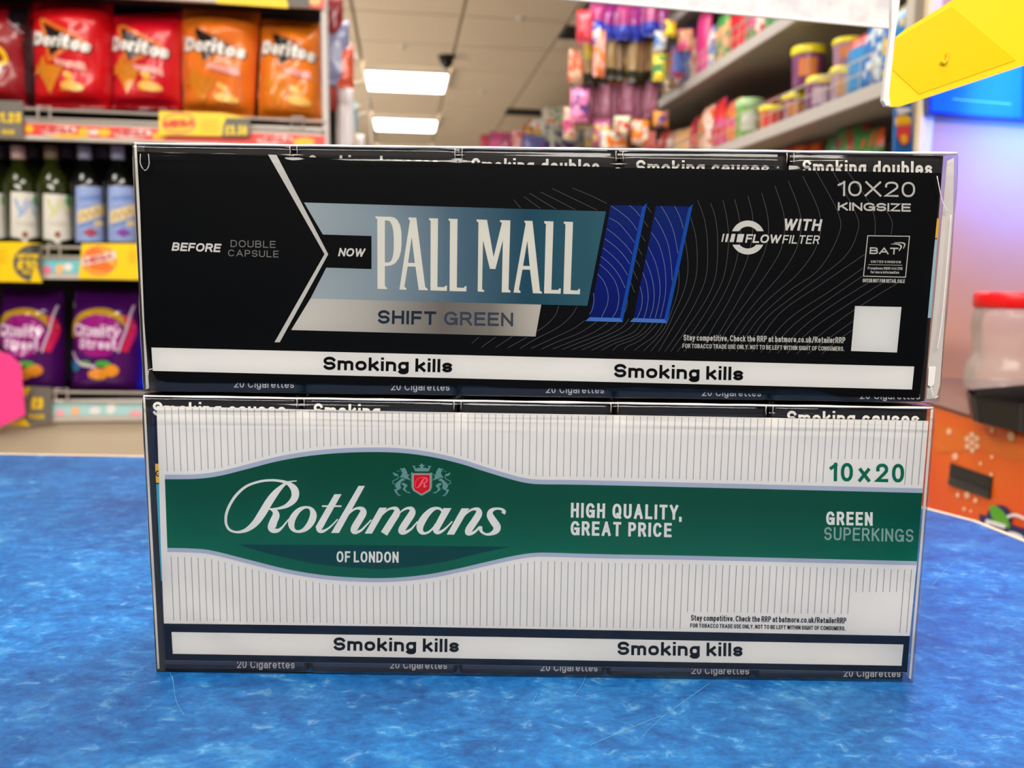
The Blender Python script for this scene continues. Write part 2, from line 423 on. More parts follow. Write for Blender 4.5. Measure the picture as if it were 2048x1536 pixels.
dc = PZ(893, 112, CEIL)
t = empty('dome_camera', dc, 'small black dome security camera on the ceiling beside the nearest light', 'security camera')
lathe('dome', dc, [(.001, -.082), (.02, -.076), (.036, -.06), (.044, -.04), (.046, -.02)], mat((14, 14, 16), .15), t)
lathe('mount', dc, [(.046, -.02), (.055, -.016), (.057, 0)], mat((28, 28, 30), .4), t)
for k, (px, py, lb) in enumerate([(1042, 36, 'white ceiling sprinkler nearest the top edge of the frame'), (806, 92, 'white ceiling sprinkler left of the dome camera'), (966, 184, 'white ceiling sprinkler between the light panels and the hanging bags')]):
    c = PZ(px, py, CEIL)
    t = empty('sprinkler', c, lb, 'sprinkler', 'ceiling sprinklers')
    lathe('plate', c, [(.022, -.004), (.03, -.002), (.03, 0)], mat((235, 230, 220), .4), t)
    lathe('nozzle', c, [(.012, -.024), (.014, -.02), (.006, -.018), (.008, -.004)], mat((220, 215, 205), .3), t)
for (a, b, lb) in (((1130, 57), (1200, 72), 'dark ceiling vent partly behind the purple hanging bags'), ((1014, 219), (1100, 228), 'dark ceiling vent above the far shelf end')):
    c = PZ((a[0] + b[0]) / 2, (a[1] + b[1]) / 2, CEIL); uu, vv, _ = uvz(c); w = (uvz(PZ(b[0], b[1], CEIL))[0] - uvz(PZ(a[0], a[1], CEIL))[0]) / 2
    t = empty('ceiling_vent', c, lb, 'vent', 'ceiling vents')
    box('vent_frame', rbox(uu - w, uu + w, vv - .12, vv + .12, CEIL - .012, CEIL), mat((60, 58, 54), .6), t)
    for q in range(4): box('slat', rbox(uu - w + .01, uu + w - .01, vv - .1 + q * .055, vv - .08 + q * .055, CEIL - .02, CEIL - .012), mat((40, 39, 37), .6), t)

# ------------------------------------------------------------------ counter with mottled blue laminate
mm, nt, b, N, K = nodes('blue_mottled_laminate')
tc = N('ShaderNodeTexCoord'); mp = N('ShaderNodeMapping'); mp.inputs['Scale'].default_value = (.7, 1.0, 1)
K(tc.outputs['Object'], mp.inputs[0])
n1 = N('ShaderNodeTexNoise'); n1.inputs['Scale'].default_value = 42; n1.inputs['Detail'].default_value = 10; n1.inputs['Roughness'].default_value = .68; n1.inputs['Distortion'].default_value = .4
n2 = N('ShaderNodeTexNoise'); n2.inputs['Scale'].default_value = 170; n2.inputs['Detail'].default_value = 8; n2.inputs['Roughness'].default_value = .7; n2.inputs['Distortion'].default_value = .5
n3 = N('ShaderNodeTexNoise'); n3.inputs['Scale'].default_value = 7; n3.inputs['Detail'].default_value = 3
for n in (n1, n2, n3): K(mp.outputs[0], n.inputs['Vector'])
r1 = N('ShaderNodeValToRGB'); ramp(r1, [(.3, (6, 66, 132)), (.45, (12, 98, 172)), (.56, (26, 124, 200)), (.68, (96, 178, 226))])
r2 = N('ShaderNodeValToRGB'); ramp(r2, [(.3, (2, 50, 110)), (.46, (12, 102, 176)), (.57, (32, 130, 202)), (.66, (134, 194, 228))])
n4 = N('ShaderNodeTexNoise'); n4.inputs['Scale'].default_value = 420; n4.inputs['Detail'].default_value = 4; n4.inputs['Roughness'].default_value = .7; K(mp.outputs[0], n4.inputs['Vector'])
r4 = N('ShaderNodeValToRGB'); ramp(r4, [(.38, (196, 206, 218)), (.6, (255, 255, 255))]); m4 = N('ShaderNodeMix', data_type='RGBA', blend_type='MULTIPLY'); m4.inputs[0].default_value = .8; K(n4.outputs[0], r4.inputs[0])
r3 = N('ShaderNodeValToRGB'); ramp(r3, [(.35, (150, 165, 185)), (.65, (255, 255, 255))])
mx = N('ShaderNodeMix', data_type='RGBA'); mx.inputs[0].default_value = .5
m3 = N('ShaderNodeMix', data_type='RGBA', blend_type='MULTIPLY'); m3.inputs[0].default_value = .7
K(n1.outputs[0], r1.inputs[0]); K(n2.outputs[0], r2.inputs[0]); K(n3.outputs[0], r3.inputs[0])
K(r1.outputs[0], mx.inputs[6]); K(r2.outputs[0], mx.inputs[7]); K(mx.outputs[2], m3.inputs[6]); K(r3.outputs[0], m3.inputs[7])
K(m3.outputs[2], m4.inputs[6]); K(r4.outputs[0], m4.inputs[7]); K(m4.outputs[2], b.inputs['Base Color']); b.inputs['Roughness'].default_value = .38
bp = N('ShaderNodeBump'); bp.inputs['Strength'].default_value = .25; bp.inputs['Distance'].default_value = .0006
K(n2.outputs[0], bp.inputs['Height']); K(bp.outputs[0], b.inputs['Normal'])
M_counter = mm
cl = PZ(-700, 905); edge_px = [(-500, 903), (0, 909), (290, 914), (800, 922), (1250, 938), (1560, 963), (1850, 1018), (1945, 1043), (2048, 1084), (2250, 1185)]
back = [PZ(x, y) for x, y in edge_px]
fx = [Vector((back[-1].x + .02, -.62, 0)), Vector((back[0].x, -.62, 0))]
t = empty('counter', Vector((0, -.1, 0)), 'shop counter with mottled blue laminate top under the two cartons', 'counter')
o = slab('counter_top', back + fx, Vector((0, 0, -.03)), M_counter, t)
M_lip = mat((212, 190, 160), .45)
bm = bmesh.new()
outer = []
for i, p in enumerate(back):
    d = (back[min(i + 1, len(back) - 1)] - back[max(i - 1, 0)]).normalized(); nrm = Vector((-d.y, d.x, 0))
    outer.append(p + nrm * .004)
for i in range(len(back) - 1):
    a, b_, c, d = back[i], back[i + 1], outer[i + 1], outer[i]
    dz = Vector((0, 0, -.03)); up = Vector((0, 0, .0002))
    hexa(bm, [a + dz, b_ + dz, c + dz, d + dz, a + up, b_ + up, c + up, d + up])
bmobj('edge_lipping', bm, M_lip, t)
cb = [v for v in (back + fx)]
box('counter_base', wbox(back[0].x + .02, back[-1].x - .05, -.58, .0, FLOOR, -.03), mat((190, 176, 156), .6), t)
# fine scratches in the laminate
ik = Ink()
for pts in ([(1145, 1395), (1165, 1368), (1172, 1350)], [(1285, 1472), (1330, 1430), (1400, 1380), (1420, 1366)], [(1865, 1170), (1895, 1135), (1925, 1112)], [(345, 1352), (352, 1400), (368, 1430)], [(1062, 1410), (1075, 1385)], [(1180, 1490), (1300, 1440), (1330, 1432)], [(340, 1345), (346, 1362)]):
    ik.stroke(pts, .8, smooth=6)
ik.build('scratch', mat((96, 160, 206), .5), t, lambda x, y: PZ(x, y, .0002), 20)

# ================================================================== THE TWO CARTONS
M_dark = mat((34, 33, 34), .4, spec=.3)
M_top_sheen = mat((40, 40, 42), .35)
M_cream = mat((214, 206, 190), .5)
M_white_txt = mat((236, 232, 224), .5, spec=.1)
M_grey_txt = mat((206, 202, 198), .5, spec=.1)
def lerp(a, b, t): return a + (b - a) * t
def poly_y(pts, x):
    for a, b in zip(pts, pts[1:]):
        if x <= b[0]: return a[1] + (b[1] - a[1]) * (x - a[0]) / (b[0] - a[0])
    return pts[-1][1]

def cigarette_packs(t, tops, bots, ytop, ybot, side_cols, picture):
    packs = []
    for k in range(5):
        xa, xb = tops[k], tops[k + 1]; ca, cb_ = bots[k], bots[k + 1]; g = 2.2
        for row in range(2):
            f = row * .0225; dpt = .0222
            tl, tr = P(xa + g, poly_y(ytop, xa)), P(xb - g, poly_y(ytop, xb)); bl, br = P(ca + g, poly_y(ybot, ca)), P(cb_ - g, poly_y(ybot, cb_))
            bk = Vector((0, dpt, 0)); of = Vector((0, f, 0))
            bm = bmesh.new(); vs = hexa(bm, [p + of for p in (bl, br, br + bk, bl + bk, tl, tr, tr + bk, tl + bk)])
            ed = [e for e in bm.edges if abs(e.verts[0].co.z - e.verts[1].co.z) > .04]
            bmesh.ops.bevel(bm, geom=ed, offset=.0022, segments=4, affect='EDGES', profile=.5)
            o = bmobj('cigarette_pack', bm, M_dark, t)
            if row == 0: packs.append(o)
    return packs
def zone(pk, k, tops, bots, ytop, ybot, f0, f1, col, name, inset=.02):
    """printed band across pack k between height fractions f0 (top) and f1"""
    def q(s, f):
        xa = lerp(lerp(tops[k], tops[k + 1], s), lerp(bots[k], bots[k + 1], s), f)
        return xa, lerp(poly_y(ytop, lerp(tops[k], tops[k + 1], s)), poly_y(ybot, lerp(bots[k], bots[k + 1], s)), f)
    ik = Ink(); ik.poly([q(inset, f0), q(1 - inset, f0), q(1 - inset, f1), q(inset, f1)])
    return ik.build(name, mat(col, .4), pk, lambda x, y: P(x, y, -.00012))

# ---- upper carton --------------------------------------------------
up = empty('cigarette_carton', P(1078, 790) + Vector((0, .022, 0)), 'wide black ten-pack cigarette carton in clear film, on the white and green one', 'carton', 'wrapped cigarette cartons')
U_t = [282, 588, 918, 1240, 1582, 1894]; U_b = [303, 607, 915, 1229, 1541, 1856]
U_yt = [(270, 290), (600, 294), (920, 299), (1240, 303), (1600, 308), (1910, 312)]; U_yb = [(290, 780), (600, 784), (915, 790), (1230, 795), (1540, 799), (1880, 803)]
pk = cigarette_packs(up, U_t, U_b, U_yt, U_yb, None, None)
for k in range(5):
    zone(pk[k], k, U_t, U_b, U_yt, U_yb, .255, .335, (246, 190, 40), 'yellow_strip')
    zone(pk[k], k, U_t, U_b, U_yt, U_yb, .34, .66, (164, 200, 214), 'picture_panel')
for k, (s, x0, x1, yb) in enumerate([(None,) * 4, ('Smoking damages', 617, 877, 338), ('Smoking doubles', 943, 1198, 344), ('Smoking causes', 1272, 1538, 348), ('Smoking doubles', 1605, 1864, 348)]):
    if s: Ink().text(s, x0, yb, x1, yb + 3, 28, 5.2, sp=.13).build('lettering', M_white_txt, pk[k], lambda x, y: P(x, y, -.0002))
for k, (x0, x1, yb) in enumerate([(468, 588, 775), (782, 899, 780.5), (1092, 1208, 786), (1404, 1522, 792), (1720, 1840, 798)]):
    Ink().text('20 Cigarettes', x0, yb, x1, yb + 1, 15.5, 2.0, sp=.14).build('lettering', M_grey_txt, pk[k], lambda x, y: P(x, y, -.0002))
YC = -.0007
def card(name, px, mt, parent, y=YC, thick=.00035):
    pts = [P(a, b, y) for a, b in px]
    return slab(name, pts, Vector((0, thick, 0)), mt, parent)
M_black = mat((4, 6, 9), .5, spec=.1)
cd = card('label_card', [(272, 303), (593, 313.3), (911, 325), (1262, 335.6), (1602, 340.5), (1883, 346), (1866, 520), (1848, 718), (1838, 795), (1400, 784), (911, 772), (628, 768), (335, 763), (312, 757), (303, 740), (292, 678)], M_black, up)
def pr(dy): return lambda x, y: P(x, y, YC - dy)
Ink().poly([(292, 679), (700, 689), (1300, 703), (1848.5, 718), (1838.5, 795), (1400, 784), (911, 772), (628, 768), (335, 763), (312, 757), (303, 740)]).build('black_band', mat((3, 3, 4), .5, spec=.12), cd, pr(.00004))
Ink().poly([(302.7, 695), (1078, 714), (1828.5, 733), (1824, 779), (1078, 760.5), (305.5, 741.7)]).build('warning_strip', mat((238, 236, 230), .5, spec=.1), cd, pr(.00010))
ik = Ink(); ik.text('Smoking kills', 646.5, 739.5, 904, 745, 26.5, 5.8, sp=.15); ik.text('Smoking kills', 1228, 754.5, 1486, 761, 27, 5.8, sp=.15)
M_blk_txt = mat((8, 8, 10), .5, spec=.1); ik.build('warning_lettering', M_blk_txt, cd, pr(.00016))
M_line = mat((208, 206, 200), .5, spec=.1)
Ink().poly([(536, 309), (553, 309.8), (656.5, 508.6), (559.5, 684.5), (549, 684.5), (649, 508.3)]).build('chevron', M_line, cd, pr(.00010))
# contour lines drawn over the black card
lines = []
n1_ = lambda p: zm(1160, 380, 4.656, p)
for p in ([(595, 290), (635, 345)], [(570, 420), (608, 480)], [(542, 540), (580, 610)], [(520, 650), (557, 715)], [(495, 745), (535, 830)], [(475, 865), (508, 955)], [(625, 155), (665, 210)], [(440, 1020), (438, 1080), (415, 1140)],
          [(920, 740), (922, 860), (905, 970), (870, 1080), (800, 1260), (720, 1370), (590, 1500)], [(980, 465), (1003, 640), (1000, 800), (960, 960), (880, 1140), (790, 1330), (660, 1500)],
          [(1030, 255), (1075, 420), (1092, 620), (1078, 820), (1000, 1040), (850, 1300), (730, 1505)], [(1095, 95), (1160, 280), (1188, 520), (1175, 800), (1090, 1020), (930, 1300), (790, 1505)],
          [(1215, 120), (1265, 280), (1282, 520), (1262, 800), (1180, 1010), (1010, 1270), (845, 1505)], [(1330, 95), (1370, 280), (1383, 500), (1340, 800), (1240, 1020), (1080, 1280), (905, 1505)],
          [(1440, 85), (1480, 250), (1494, 430), (1440, 720), (1330, 990), (1150, 1280), (970, 1505)],
          [(680, 1240), (600, 1330), (480, 1400), (360, 1445), (305, 1495)], [(725, 1240), (650, 1320), (560, 1400), (440, 1458), (410, 1495)], [(775, 1240), (690, 1360), (570, 1445), (505, 1495)]):
    lines.append(n1_(p))
n3_ = lambda p: zm(1480, 340, 4.15, p)
for p in ([(65, 215), (105, 380), (100, 560), (60, 740), (0, 890), (-100, 1100), (-230, 1320), (-310, 1495)], [(180, 190), (232, 400), (225, 600), (150, 800), (0, 1060), (-140, 1300), (-260, 1497)], [(290, 130), (365, 380), (355, 600), (270, 790), (0, 1170), (-100, 1310), (-210, 1500)],
          [(400, 90), (500, 370), (480, 620), (350, 850), (130, 1100), (0, 1270), (-150, 1503)], [(520, 50), (662, 370), (640, 620), (480, 860), (240, 1070), (60, 1270), (-90, 1505)], [(630, 10), (820, 370), (810, 560), (650, 830), (400, 1010), (150, 1240), (-30, 1507)],
          [(770, 10), (965, 370), (970, 530), (850, 740), (480, 1020), (210, 1240), (40, 1510)], [(890, 10), (1060, 250), (1118, 400), (1120, 540)], [(1035, 700), (700, 930), (330, 1190), (100, 1510)], [(1180, 290), (1260, 420), (1255, 535)],
          [(1022, 812), (770, 990), (400, 1240), (170, 1515)], [(1018, 880), (740, 1070), (450, 1280), (240, 1517)], [(1100, 915), (800, 1100), (540, 1290), (310, 1520)], [(1200, 925), (860, 1140), (600, 1320), (390, 1522)], [(1320, 930), (950, 1160), (690, 1350), (470, 1524)], [(1000, 1210), (760, 1380), (560, 1526)], [(930, 1330), (790, 1430), (680, 1528)]):
    lines.append(n3_(p))
n2_ = lambda p: zm(940, 560, 5.689, p)
for p in ([(1010, 295), (970, 400), (880, 500), (770, 580)], [(1215, 305), (1150, 410), (1000, 540), (750, 670), (570, 778)], [(1305, 460), (1180, 550), (950, 660), (695, 778)], [(1440, 475), (1250, 600), (1000, 700), (815, 785)], [(1575, 480), (1400, 600), (1130, 710), (940, 785)],
          [(1690, 480), (1550, 590), (1250, 710), (1050, 790)], [(1810, 440), (1700, 560), (1400, 700), (1160, 792)], [(1870, 485), (1750, 590), (1450, 720), (1270, 795)], [(1945, 490), (1850, 600), (1600, 700), (1385, 800)], [(2015, 490), (1900, 620), (1650, 720), (1495, 800)],
          [(100, 650), (20, 720)], [(290, 650), (130, 765)], [(480, 645), (290, 768)], [(650, 650), (430, 772)]):
    lines.append(n2_(p))
for p in ([(760, 295), (930, 400), (1100, 500)], [(900, 280), (1120, 390), (1345, 508)], [(1050, 235), (1350, 380), (1630, 515)], [(1310, 230), (1530, 320), (1755, 430)], [(690, 340), (800, 420), (905, 495)], [(560, 380), (650, 490)]):
    lines.append(zm(940, 340, 6.4, p))
ik = Ink()
for p in lines: ik.stroke(p, 1.05, smooth=6)
ik.build('contour_lines', mat((92, 90, 92), .5, spec=.1), cd, pr(.00007))
# blue-grey panel, silver strip, NOW tab
p0, p1 = P(610, 500, YC), P(1200, 500, YC)
M_pan = gradmat('panel_print', p0, p1, [(0, (166, 178, 182)), (.25, (140, 156, 166)), (.5, (84, 112, 130)), (.75, (34, 78, 98)), (1, (50, 98, 112))], .45)
Ink().poly([(608, 405), (1212, 422.8), (1174.7, 611.6), (621, 597), (652.6, 535.3), (743, 538.2), (743, 472), (645.6, 469)]).build('blue_panel', M_pan, cd, pr(.00010))
M_sil = gradmat('silver_print', P(590, 640, YC), P(1080, 640, YC), [(0, (208, 204, 196)), (.3, (182, 178, 170)), (.6, (118, 112, 106)), (.8, (134, 128, 120)), (1, (198, 192, 180))], .45)
Ink().poly([(621, 597), (1082.6, 609), (1071, 673), (582.3, 660)]).build('silver_panel', M_sil, cd, pr(.00010))
z3 = lambda p: zm(730, 410, 7.68, p); z4 = lambda p: zm(940, 410, 7.681, p)
ik = Ink()
ik.poly(z3([(158, 175), (400, 182), (455, 195), (500, 235), (540, 310), (560, 420), (562, 600), (550, 720), (520, 820), (470, 890), (410, 925), (350, 937), (305, 938), (305, 1235), (320, 1260), (340, 1275), (338, 1293), (192, 1288), (188, 215), (160, 197)]),
        [z3([(305, 238), (350, 238), (385, 255), (415, 310), (435, 400), (442, 520), (440, 700), (425, 800), (400, 860), (360, 883), (305, 882)])])
ik.poly(z3([(668, 190), (788, 195), (925, 1260), (965, 1290), (962, 1310), (825, 1307), (775, 948), (655, 945), (605, 1255), (635, 1280), (632, 1303), (528, 1298), (690, 240), (668, 215)]), [z3([(718, 490), (765, 890), (662, 888)])])
ik.poly(z3([(982, 203), (1122, 207), (1112, 1258), (1215, 1262), (1240, 1238), (1260, 1240), (1258, 1320), (1005, 1313), (1008, 245), (982, 222)]))
ik.poly(z3([(1282, 210), (1422, 214), (1410, 1268), (1520, 1272), (1535, 1245), (1558, 1247), (1557, 1328), (1298, 1322), (1306, 252), (1282, 230)]))
ik.poly(z4([(100, 222), (262, 228), (362, 800), (490, 275), (460, 255), (460, 232), (620, 236), (592, 1295), (622, 1320), (620, 1345), (487, 1342), (505, 540), (390, 985), (305, 980), (200, 540), (185, 1290), (218, 1315), (216, 1335), (118, 1330), (130, 270), (102, 245)]))
ik.poly(z4([(836, 240), (960, 245), (1075, 1320), (1105, 1335), (1104, 1360), (966, 1355), (922, 995), (805, 992), (750, 1300), (776, 1325), (774, 1350), (668, 1345), (855, 285), (836, 265)]), [z4([(880, 550), (917, 938), (815, 935)])])
ik.poly(z4([(1140, 247), (1282, 252), (1250, 1303), (1352, 1306), (1372, 1280), (1396, 1282), (1392, 1364), (1138, 1358), (1166, 295), (1140, 275)]))
ik.poly(z4([(1440, 255), (1583, 260), (1545, 1310), (1650, 1313), (1672, 1288), (1690, 1290), (1688, 1372), (1434, 1366), (1467, 300), (1440, 280)]))
ik.build('brand_lettering', mat((228, 225, 212), .5, spec=.1), cd, pr(.00016))
Ink().text('SHIFT', 755.6, 647, 872, 650, 27, 5.2, sp=.17).build('variant_lettering', mat((34, 48, 62), .5, spec=.1), cd, pr(.00016))
Ink().text('GREEN', 888, 650, 1026, 652.6, 27, 4.8, sp=.17).build('variant_lettering', mat((62, 72, 86), .5, spec=.1), cd, pr(.00016))
ik = Ink(); ik.text('NOW', 676, 512.5, 728, 513.5, 16.5, 3.4, .2, sp=.1); ik.text('BEFORE', 343, 501.5, 440, 504.5, 17, 3.7, .16, sp=.12)
ik.text('WITH', 1565, 460.5, 1640, 462, 23.5, 4.6, .2, sp=.14); ik.text('FLOW', 1490, 485.5, 1560, 486.5, 17.2, 3.5, .2, sp=.1)
ik.text('FILTER', 1564, 487, 1637.5, 488, 17, 2.5, .2, sp=.16)
z8 = lambda p: zm(1380, 400, 6.827, p)
def ring(y0, sgn, dy):
    a = math.degrees(math.asin(dy / 232)); b_ = math.degrees(math.asin(dy / 150))
    o_ = [(790 + 232 * cos(radians(q)), 512 - sgn * 232 * sin(radians(q))) for q in [a + (180 - 2 * a) * i / 24 for i in range(25)]]
    i_ = [(790 + 150 * cos(radians(q)), 512 - sgn * 150 * sin(radians(q))) for q in [180 - b_ - (180 - 2 * b_) * i / 24 for i in range(25)]]
    return z8(o_ + i_)
ik.poly(ring(0, 1, 86)); ik.poly(ring(0, -1, 98))
for q in ([(450, 460), (472, 460), (447, 572), (428, 572)], [(500, 462), (532, 462), (507, 574), (478, 574)], [(570, 463), (622, 463), (597, 574), (540, 574)], [(652, 465), (742, 465), (715, 577), (632, 575)]): ik.poly(z8(q))
ik.build('white_lettering', mat((222, 220, 212), .5, spec=.1), cd, pr(.00016))
ik = Ink(); ik.text('DOUBLE', 461, 494, 551, 496, 14, 1.9, sp=.24); ik.text('CAPSULE', 456, 512.5, 557, 515, 13.5, 1.9, sp=.24); ik.build('grey_lettering', mat((128, 126, 122), .5, spec=.1), cd, pr(.00016))
ik = Ink(); ik.text('10X20', 1675, 392, 1830, 394.5, 30.5, 4.0, sp=.2); ik.text('KINGSIZE', 1675.5, 421, 1821.5, 423.5, 16.5, 3.5, sp=.15)
ik.stroke([(1735.5, 471.5), (1819, 472.6), (1811, 554.4), (1727, 552.3), (1735.5, 471.5)], 1.8, ext=True)
ik.text('BAT', 1739, 508, 1796, 509, 13.5, 2.6, .05, sp=.12)
zl = lambda p: zm(1420, 350, 4.267, p)
ik.stroke(zl([(1545, 590, 3), (1600, 590, 10), (1632, 610, 13), (1612, 648, 8)]), smooth=6); ik.stroke(zl([(1570, 578, 3), (1630, 578, 9), (1662, 590, 12), (1650, 628, 6)]), smooth=6)
ik.text('UNITED KINGDOM', 1741.5, 525.6, 1801.5, 526.5, 4.8, 1.0, sp=.3); ik.stroke(zl([(1350, 765), (1640, 770)]), .9)
ik.text('Freephone 0800 444 236', 1735.5, 538.8, 1805, 539.8, 5.4, .95, sp=.2); ik.text('for more information', 1741, 546.6, 1798, 547.6, 5.4, .95, sp=.2)
ik.text('OUTER NOT FOR RETAIL SALE', 1725, 564.6, 1809.5, 566, 7.4, 1.35, .05)
ik.text('Stay competitive. Check the RRP at batmore.co.uk/RetailerRRP', 1367, 681, 1690.5, 686.4, 12, 1.9); ik.text('FOR TOBACCO TRADE USE ONLY. NOT TO BE LEFT WITHIN SIGHT OF CONSUMERS.', 1365, 696, 1688.5, 702, 8.8, 1.45)
ik.build('small_lettering', mat((206, 204, 196), .5, spec=.1), cd, pr(.00016))
Ink().poly([(1710, 612), (1803, 614), (1794, 705), (1702, 702)]).build('white_patch', mat((226, 226, 222), .5, spec=.1), cd, pr(.00012))
# the two blue slanted bars
fields = Ink(); fields.poly(n1_([(285, 142), (583, 145), (372, 1192), (90, 1185)])); fields.poly(n1_([(708, 148), (1010, 155), (787, 1205), (500, 1192)]))
Ink().poly(n1_([(262, 108), (627, 110), (397, 1232), (48, 1222)])).poly(n1_([(683, 116), (1054, 124), (812, 1241), (463, 1230)])).build('bar_border', mat((4, 6, 20), .5, spec=.1), cd, pr(.00009))  # printed dark border round each blue bar
fields.build('blue_bar', gradmat('bar_print', P(1250, 410, YC), P(1230, 640, YC), [(0, (8, 36, 110)), (.5, (6, 30, 122)), (1, (4, 24, 104))]), cd, pr(.00012))
Ink().poly(n1_([(625, 120), (397, 1230), (372, 1192), (580, 160)])).poly(n1_([(1052, 130), (812, 1240), (785, 1203), (1010, 167)])).build('bar_bevel', mat((20, 78, 172), .5, spec=.1), cd, pr(.00014))
Ink().poly(n1_([(90, 1185), (375, 1192), (397, 1230), (50, 1220)])).poly(n1_([(500, 1192), (788, 1203), (812, 1240), (465, 1228)])).build('bar_bevel', mat((74, 124, 206), .5, spec=.1), cd, pr(.00015))
ik = Ink()
for p in ([(290, 148), (400, 225), (480, 300), (530, 375)], [(460, 142), (510, 185), (560, 245)], [(272, 260), (360, 310), (440, 400), (508, 490)], [(250, 360), (340, 430), (430, 520), (487, 597)], [(232, 455), (320, 520), (400, 600), (465, 690)], [(212, 538), (300, 610), (380, 695), (445, 795)],
          [(195, 618), (280, 690), (360, 790), (420, 912)], [(182, 692), (260, 760), (330, 860), (362, 990), (345, 1110), (303, 1187)], [(165, 782), (220, 850), (258, 950), (255, 1060), (200, 1185)], [(125, 960), (130, 1030), (115, 1110), (90, 1155)],
          [(755, 150), (820, 260), (875, 400), (912, 590)], [(880, 150), (930, 250), (962, 360)], [(695, 255), (760, 360), (820, 510), (850, 700), (858, 845)], [(665, 395), (740, 520), (790, 720), (798, 930), (770, 1100), (745, 1195)], [(635, 530), (700, 670), (740, 840), (740, 1010), (700, 1193)],
          [(612, 655), (665, 800), (690, 950), (680, 1090), (648, 1193)], [(585, 770), (620, 870), (635, 1000), (620, 1110), (595, 1193)], [(558, 900), (578, 980), (572, 1090), (532, 1193)]):
    ik.stroke(n1_(p), 1.1, smooth=6)
ik.build('bar_lines', mat((116, 128, 156), .5, spec=.1), cd, pr(.00018))

# ---- lower carton --------------------------------------------------
lo = empty('cigarette_carton', P(1066, 1348) + Vector((0, .022, 0)), 'white and green ten-pack cigarette carton standing on the blue counter', 'carton', 'wrapped cigarette cartons')
L_t = [294, 602, 916, 1230, 1540, 1862]; L_b = [322, 618, 916, 1212, 1508, 1812]
L_yt = [(285, 791), (600, 795), (915, 800), (1230, 806), (1540, 811), (1870, 816)]; L_yb = [(310, 1336), (1000, 1347), (1825, 1358)]
lp = cigarette_packs(lo, L_t, L_b, L_yt, L_yb, None, None)
for k in range(5):
    zone(lp[k], k, L_t, L_b, L_yt, L_yb, .25, .32, (246, 190, 40), 'yellow_strip', .03)
    zone(lp[k], k, L_t, L_b, L_yt, L_yb, .325, .68, (64, 168, 200), 'picture_panel', .03)
    zone(lp[k], k, L_t, L_b, L_yt, L_yb, .7, .985, (44, 52, 78), 'lower_panel', .03)
for k, s, x0, x1, yb in ((0, 'Smoking causes', 305.5, 571, 831), (1, 'Smoking', 627, 760, 834), (4, 'Smoking causes', 1574, 1838, 849)):
    Ink().text(s, x0, yb, x1, yb + 3, 27.5, 5.2, sp=.13).build('lettering', M_white_txt, lp[k], lambda x, y: P(x, y, -.0002))
for k, (x0, x1, yb) in enumerate([(474, 589, 1336), (780, 894, 1337), (1081, 1195, 1342), (1383, 1498, 1348), (1687, 1801, 1353.5)]):
    Ink().text('20 Cigarettes', x0, yb, x1, yb + 1, 15, 2.0, sp=.14).build('lettering', M_grey_txt, lp[k], lambda x, y: P(x, y, -.0002))
Ink().poly([(303, 811), (309, 811), (309, 930), (304, 930)]).build('side_print', mat((40, 44, 78), .5, spec=.1), lp[0], lambda x, y: P(x, y, -.00016))
Ink().text('G', 311, 953, 322, 953, 12, 2).build('lettering', M_blk_txt, lp[0], lambda x, y: P(x, y, -.0002))
M_wcard = mat((236, 233, 228), .5, spec=.1)
cd = card('label_card', [(313, 812), (605, 819), (850, 824), (1150, 829), (1400, 833), (1857, 842), (1845, 986), (1834, 1122), (1819.6, 1272), (1814, 1345), (1300, 1336), (800, 1328), (331, 1321), (326, 1200), (322, 1100), (318, 960)], M_wcard, lo)
Ink().poly([(327, 1247), (800, 1253), (1300, 1262), (1819.6, 1272), (1814.4, 1344.8), (1300, 1335.8), (800, 1327.8), (331, 1320.8)]).build('navy_band', mat((14, 22, 38), .5, spec=.1), cd, pr(.00004))
Ink().poly([(343, 1264), (1000, 1274), (1807, 1289), (1803, 1331.5), (1000, 1318), (345.5, 1307.5)]).build('warning_strip', mat((238, 236, 230), .5, spec=.1), cd, pr(.00010))
ik = Ink(); ik.text('Smoking kills', 667, 1301, 917.5, 1304.5, 26.5, 5.8, sp=.15); ik.text('Smoking kills', 1235, 1310, 1485, 1313, 27, 5.8, sp=.15); ik.build('warning_lettering', M_blk_txt, cd, pr(.00016))
top_c = [(329.7, 958.5), (391, 957.7), (439.5, 951.7), (496, 937.6), (560.6, 921.4), (633, 910), (714, 904.5), (794.6, 905.3), (860.6, 913.4), (921, 927.5), (969.6, 943), (1026, 959.8), (1058, 966.7), (1090.7, 968.7), (1163, 969.5), (1400, 975), (1845, 986)]
bot_c = [(334.6, 1095.8), (383, 1097), (423, 1101), (496, 1119), (576.7, 1139), (653.4, 1151), (734, 1156), (800, 1154.8), (860.6, 1148), (921, 1136), (969.6, 1124.6), (1026, 1112), (1066.5, 1106), (1106.8, 1105.6), (1203.7, 1108.4), (1400, 1112), (1834, 1122.5)]
tcs, bcs = crm(top_c, 6), crm(bot_c, 6)
M_green = gradmat('green_print', P(760, 900, YC), P(760, 1160, YC), [(0, (0, 74, 34)), (.4, (0, 84, 52)), (.75, (0, 104, 72)), (1, (0, 96, 68))], .35)
Ink().poly(tcs + bcs[::-1]).build('green_band', M_green, cd, pr(.00008))
ik = Ink(); ik.stroke([(x, y - 4.6) for x, y in tcs], 9.2); ik.stroke([(x, y + 4.0) for x, y in bcs], 8.2)
ik.build('border_line', mat((176, 186, 208), .5, spec=.1), cd, pr(.00006))
Ink().poly(crm([(476, 1089), (514, 1101), (552.5, 1111), (633, 1128), (714, 1136), (774.5, 1137.7), (840.4, 1131.4), (901, 1121), (961.5, 1106), (1022, 1093.5)], 5) + [(750, 1090.5)]).build('dark_lens', mat((0, 68, 62), .5, spec=.1), cd, pr(.00012))
ik = Ink()
def cy(c, x): return poly_y(c, x)
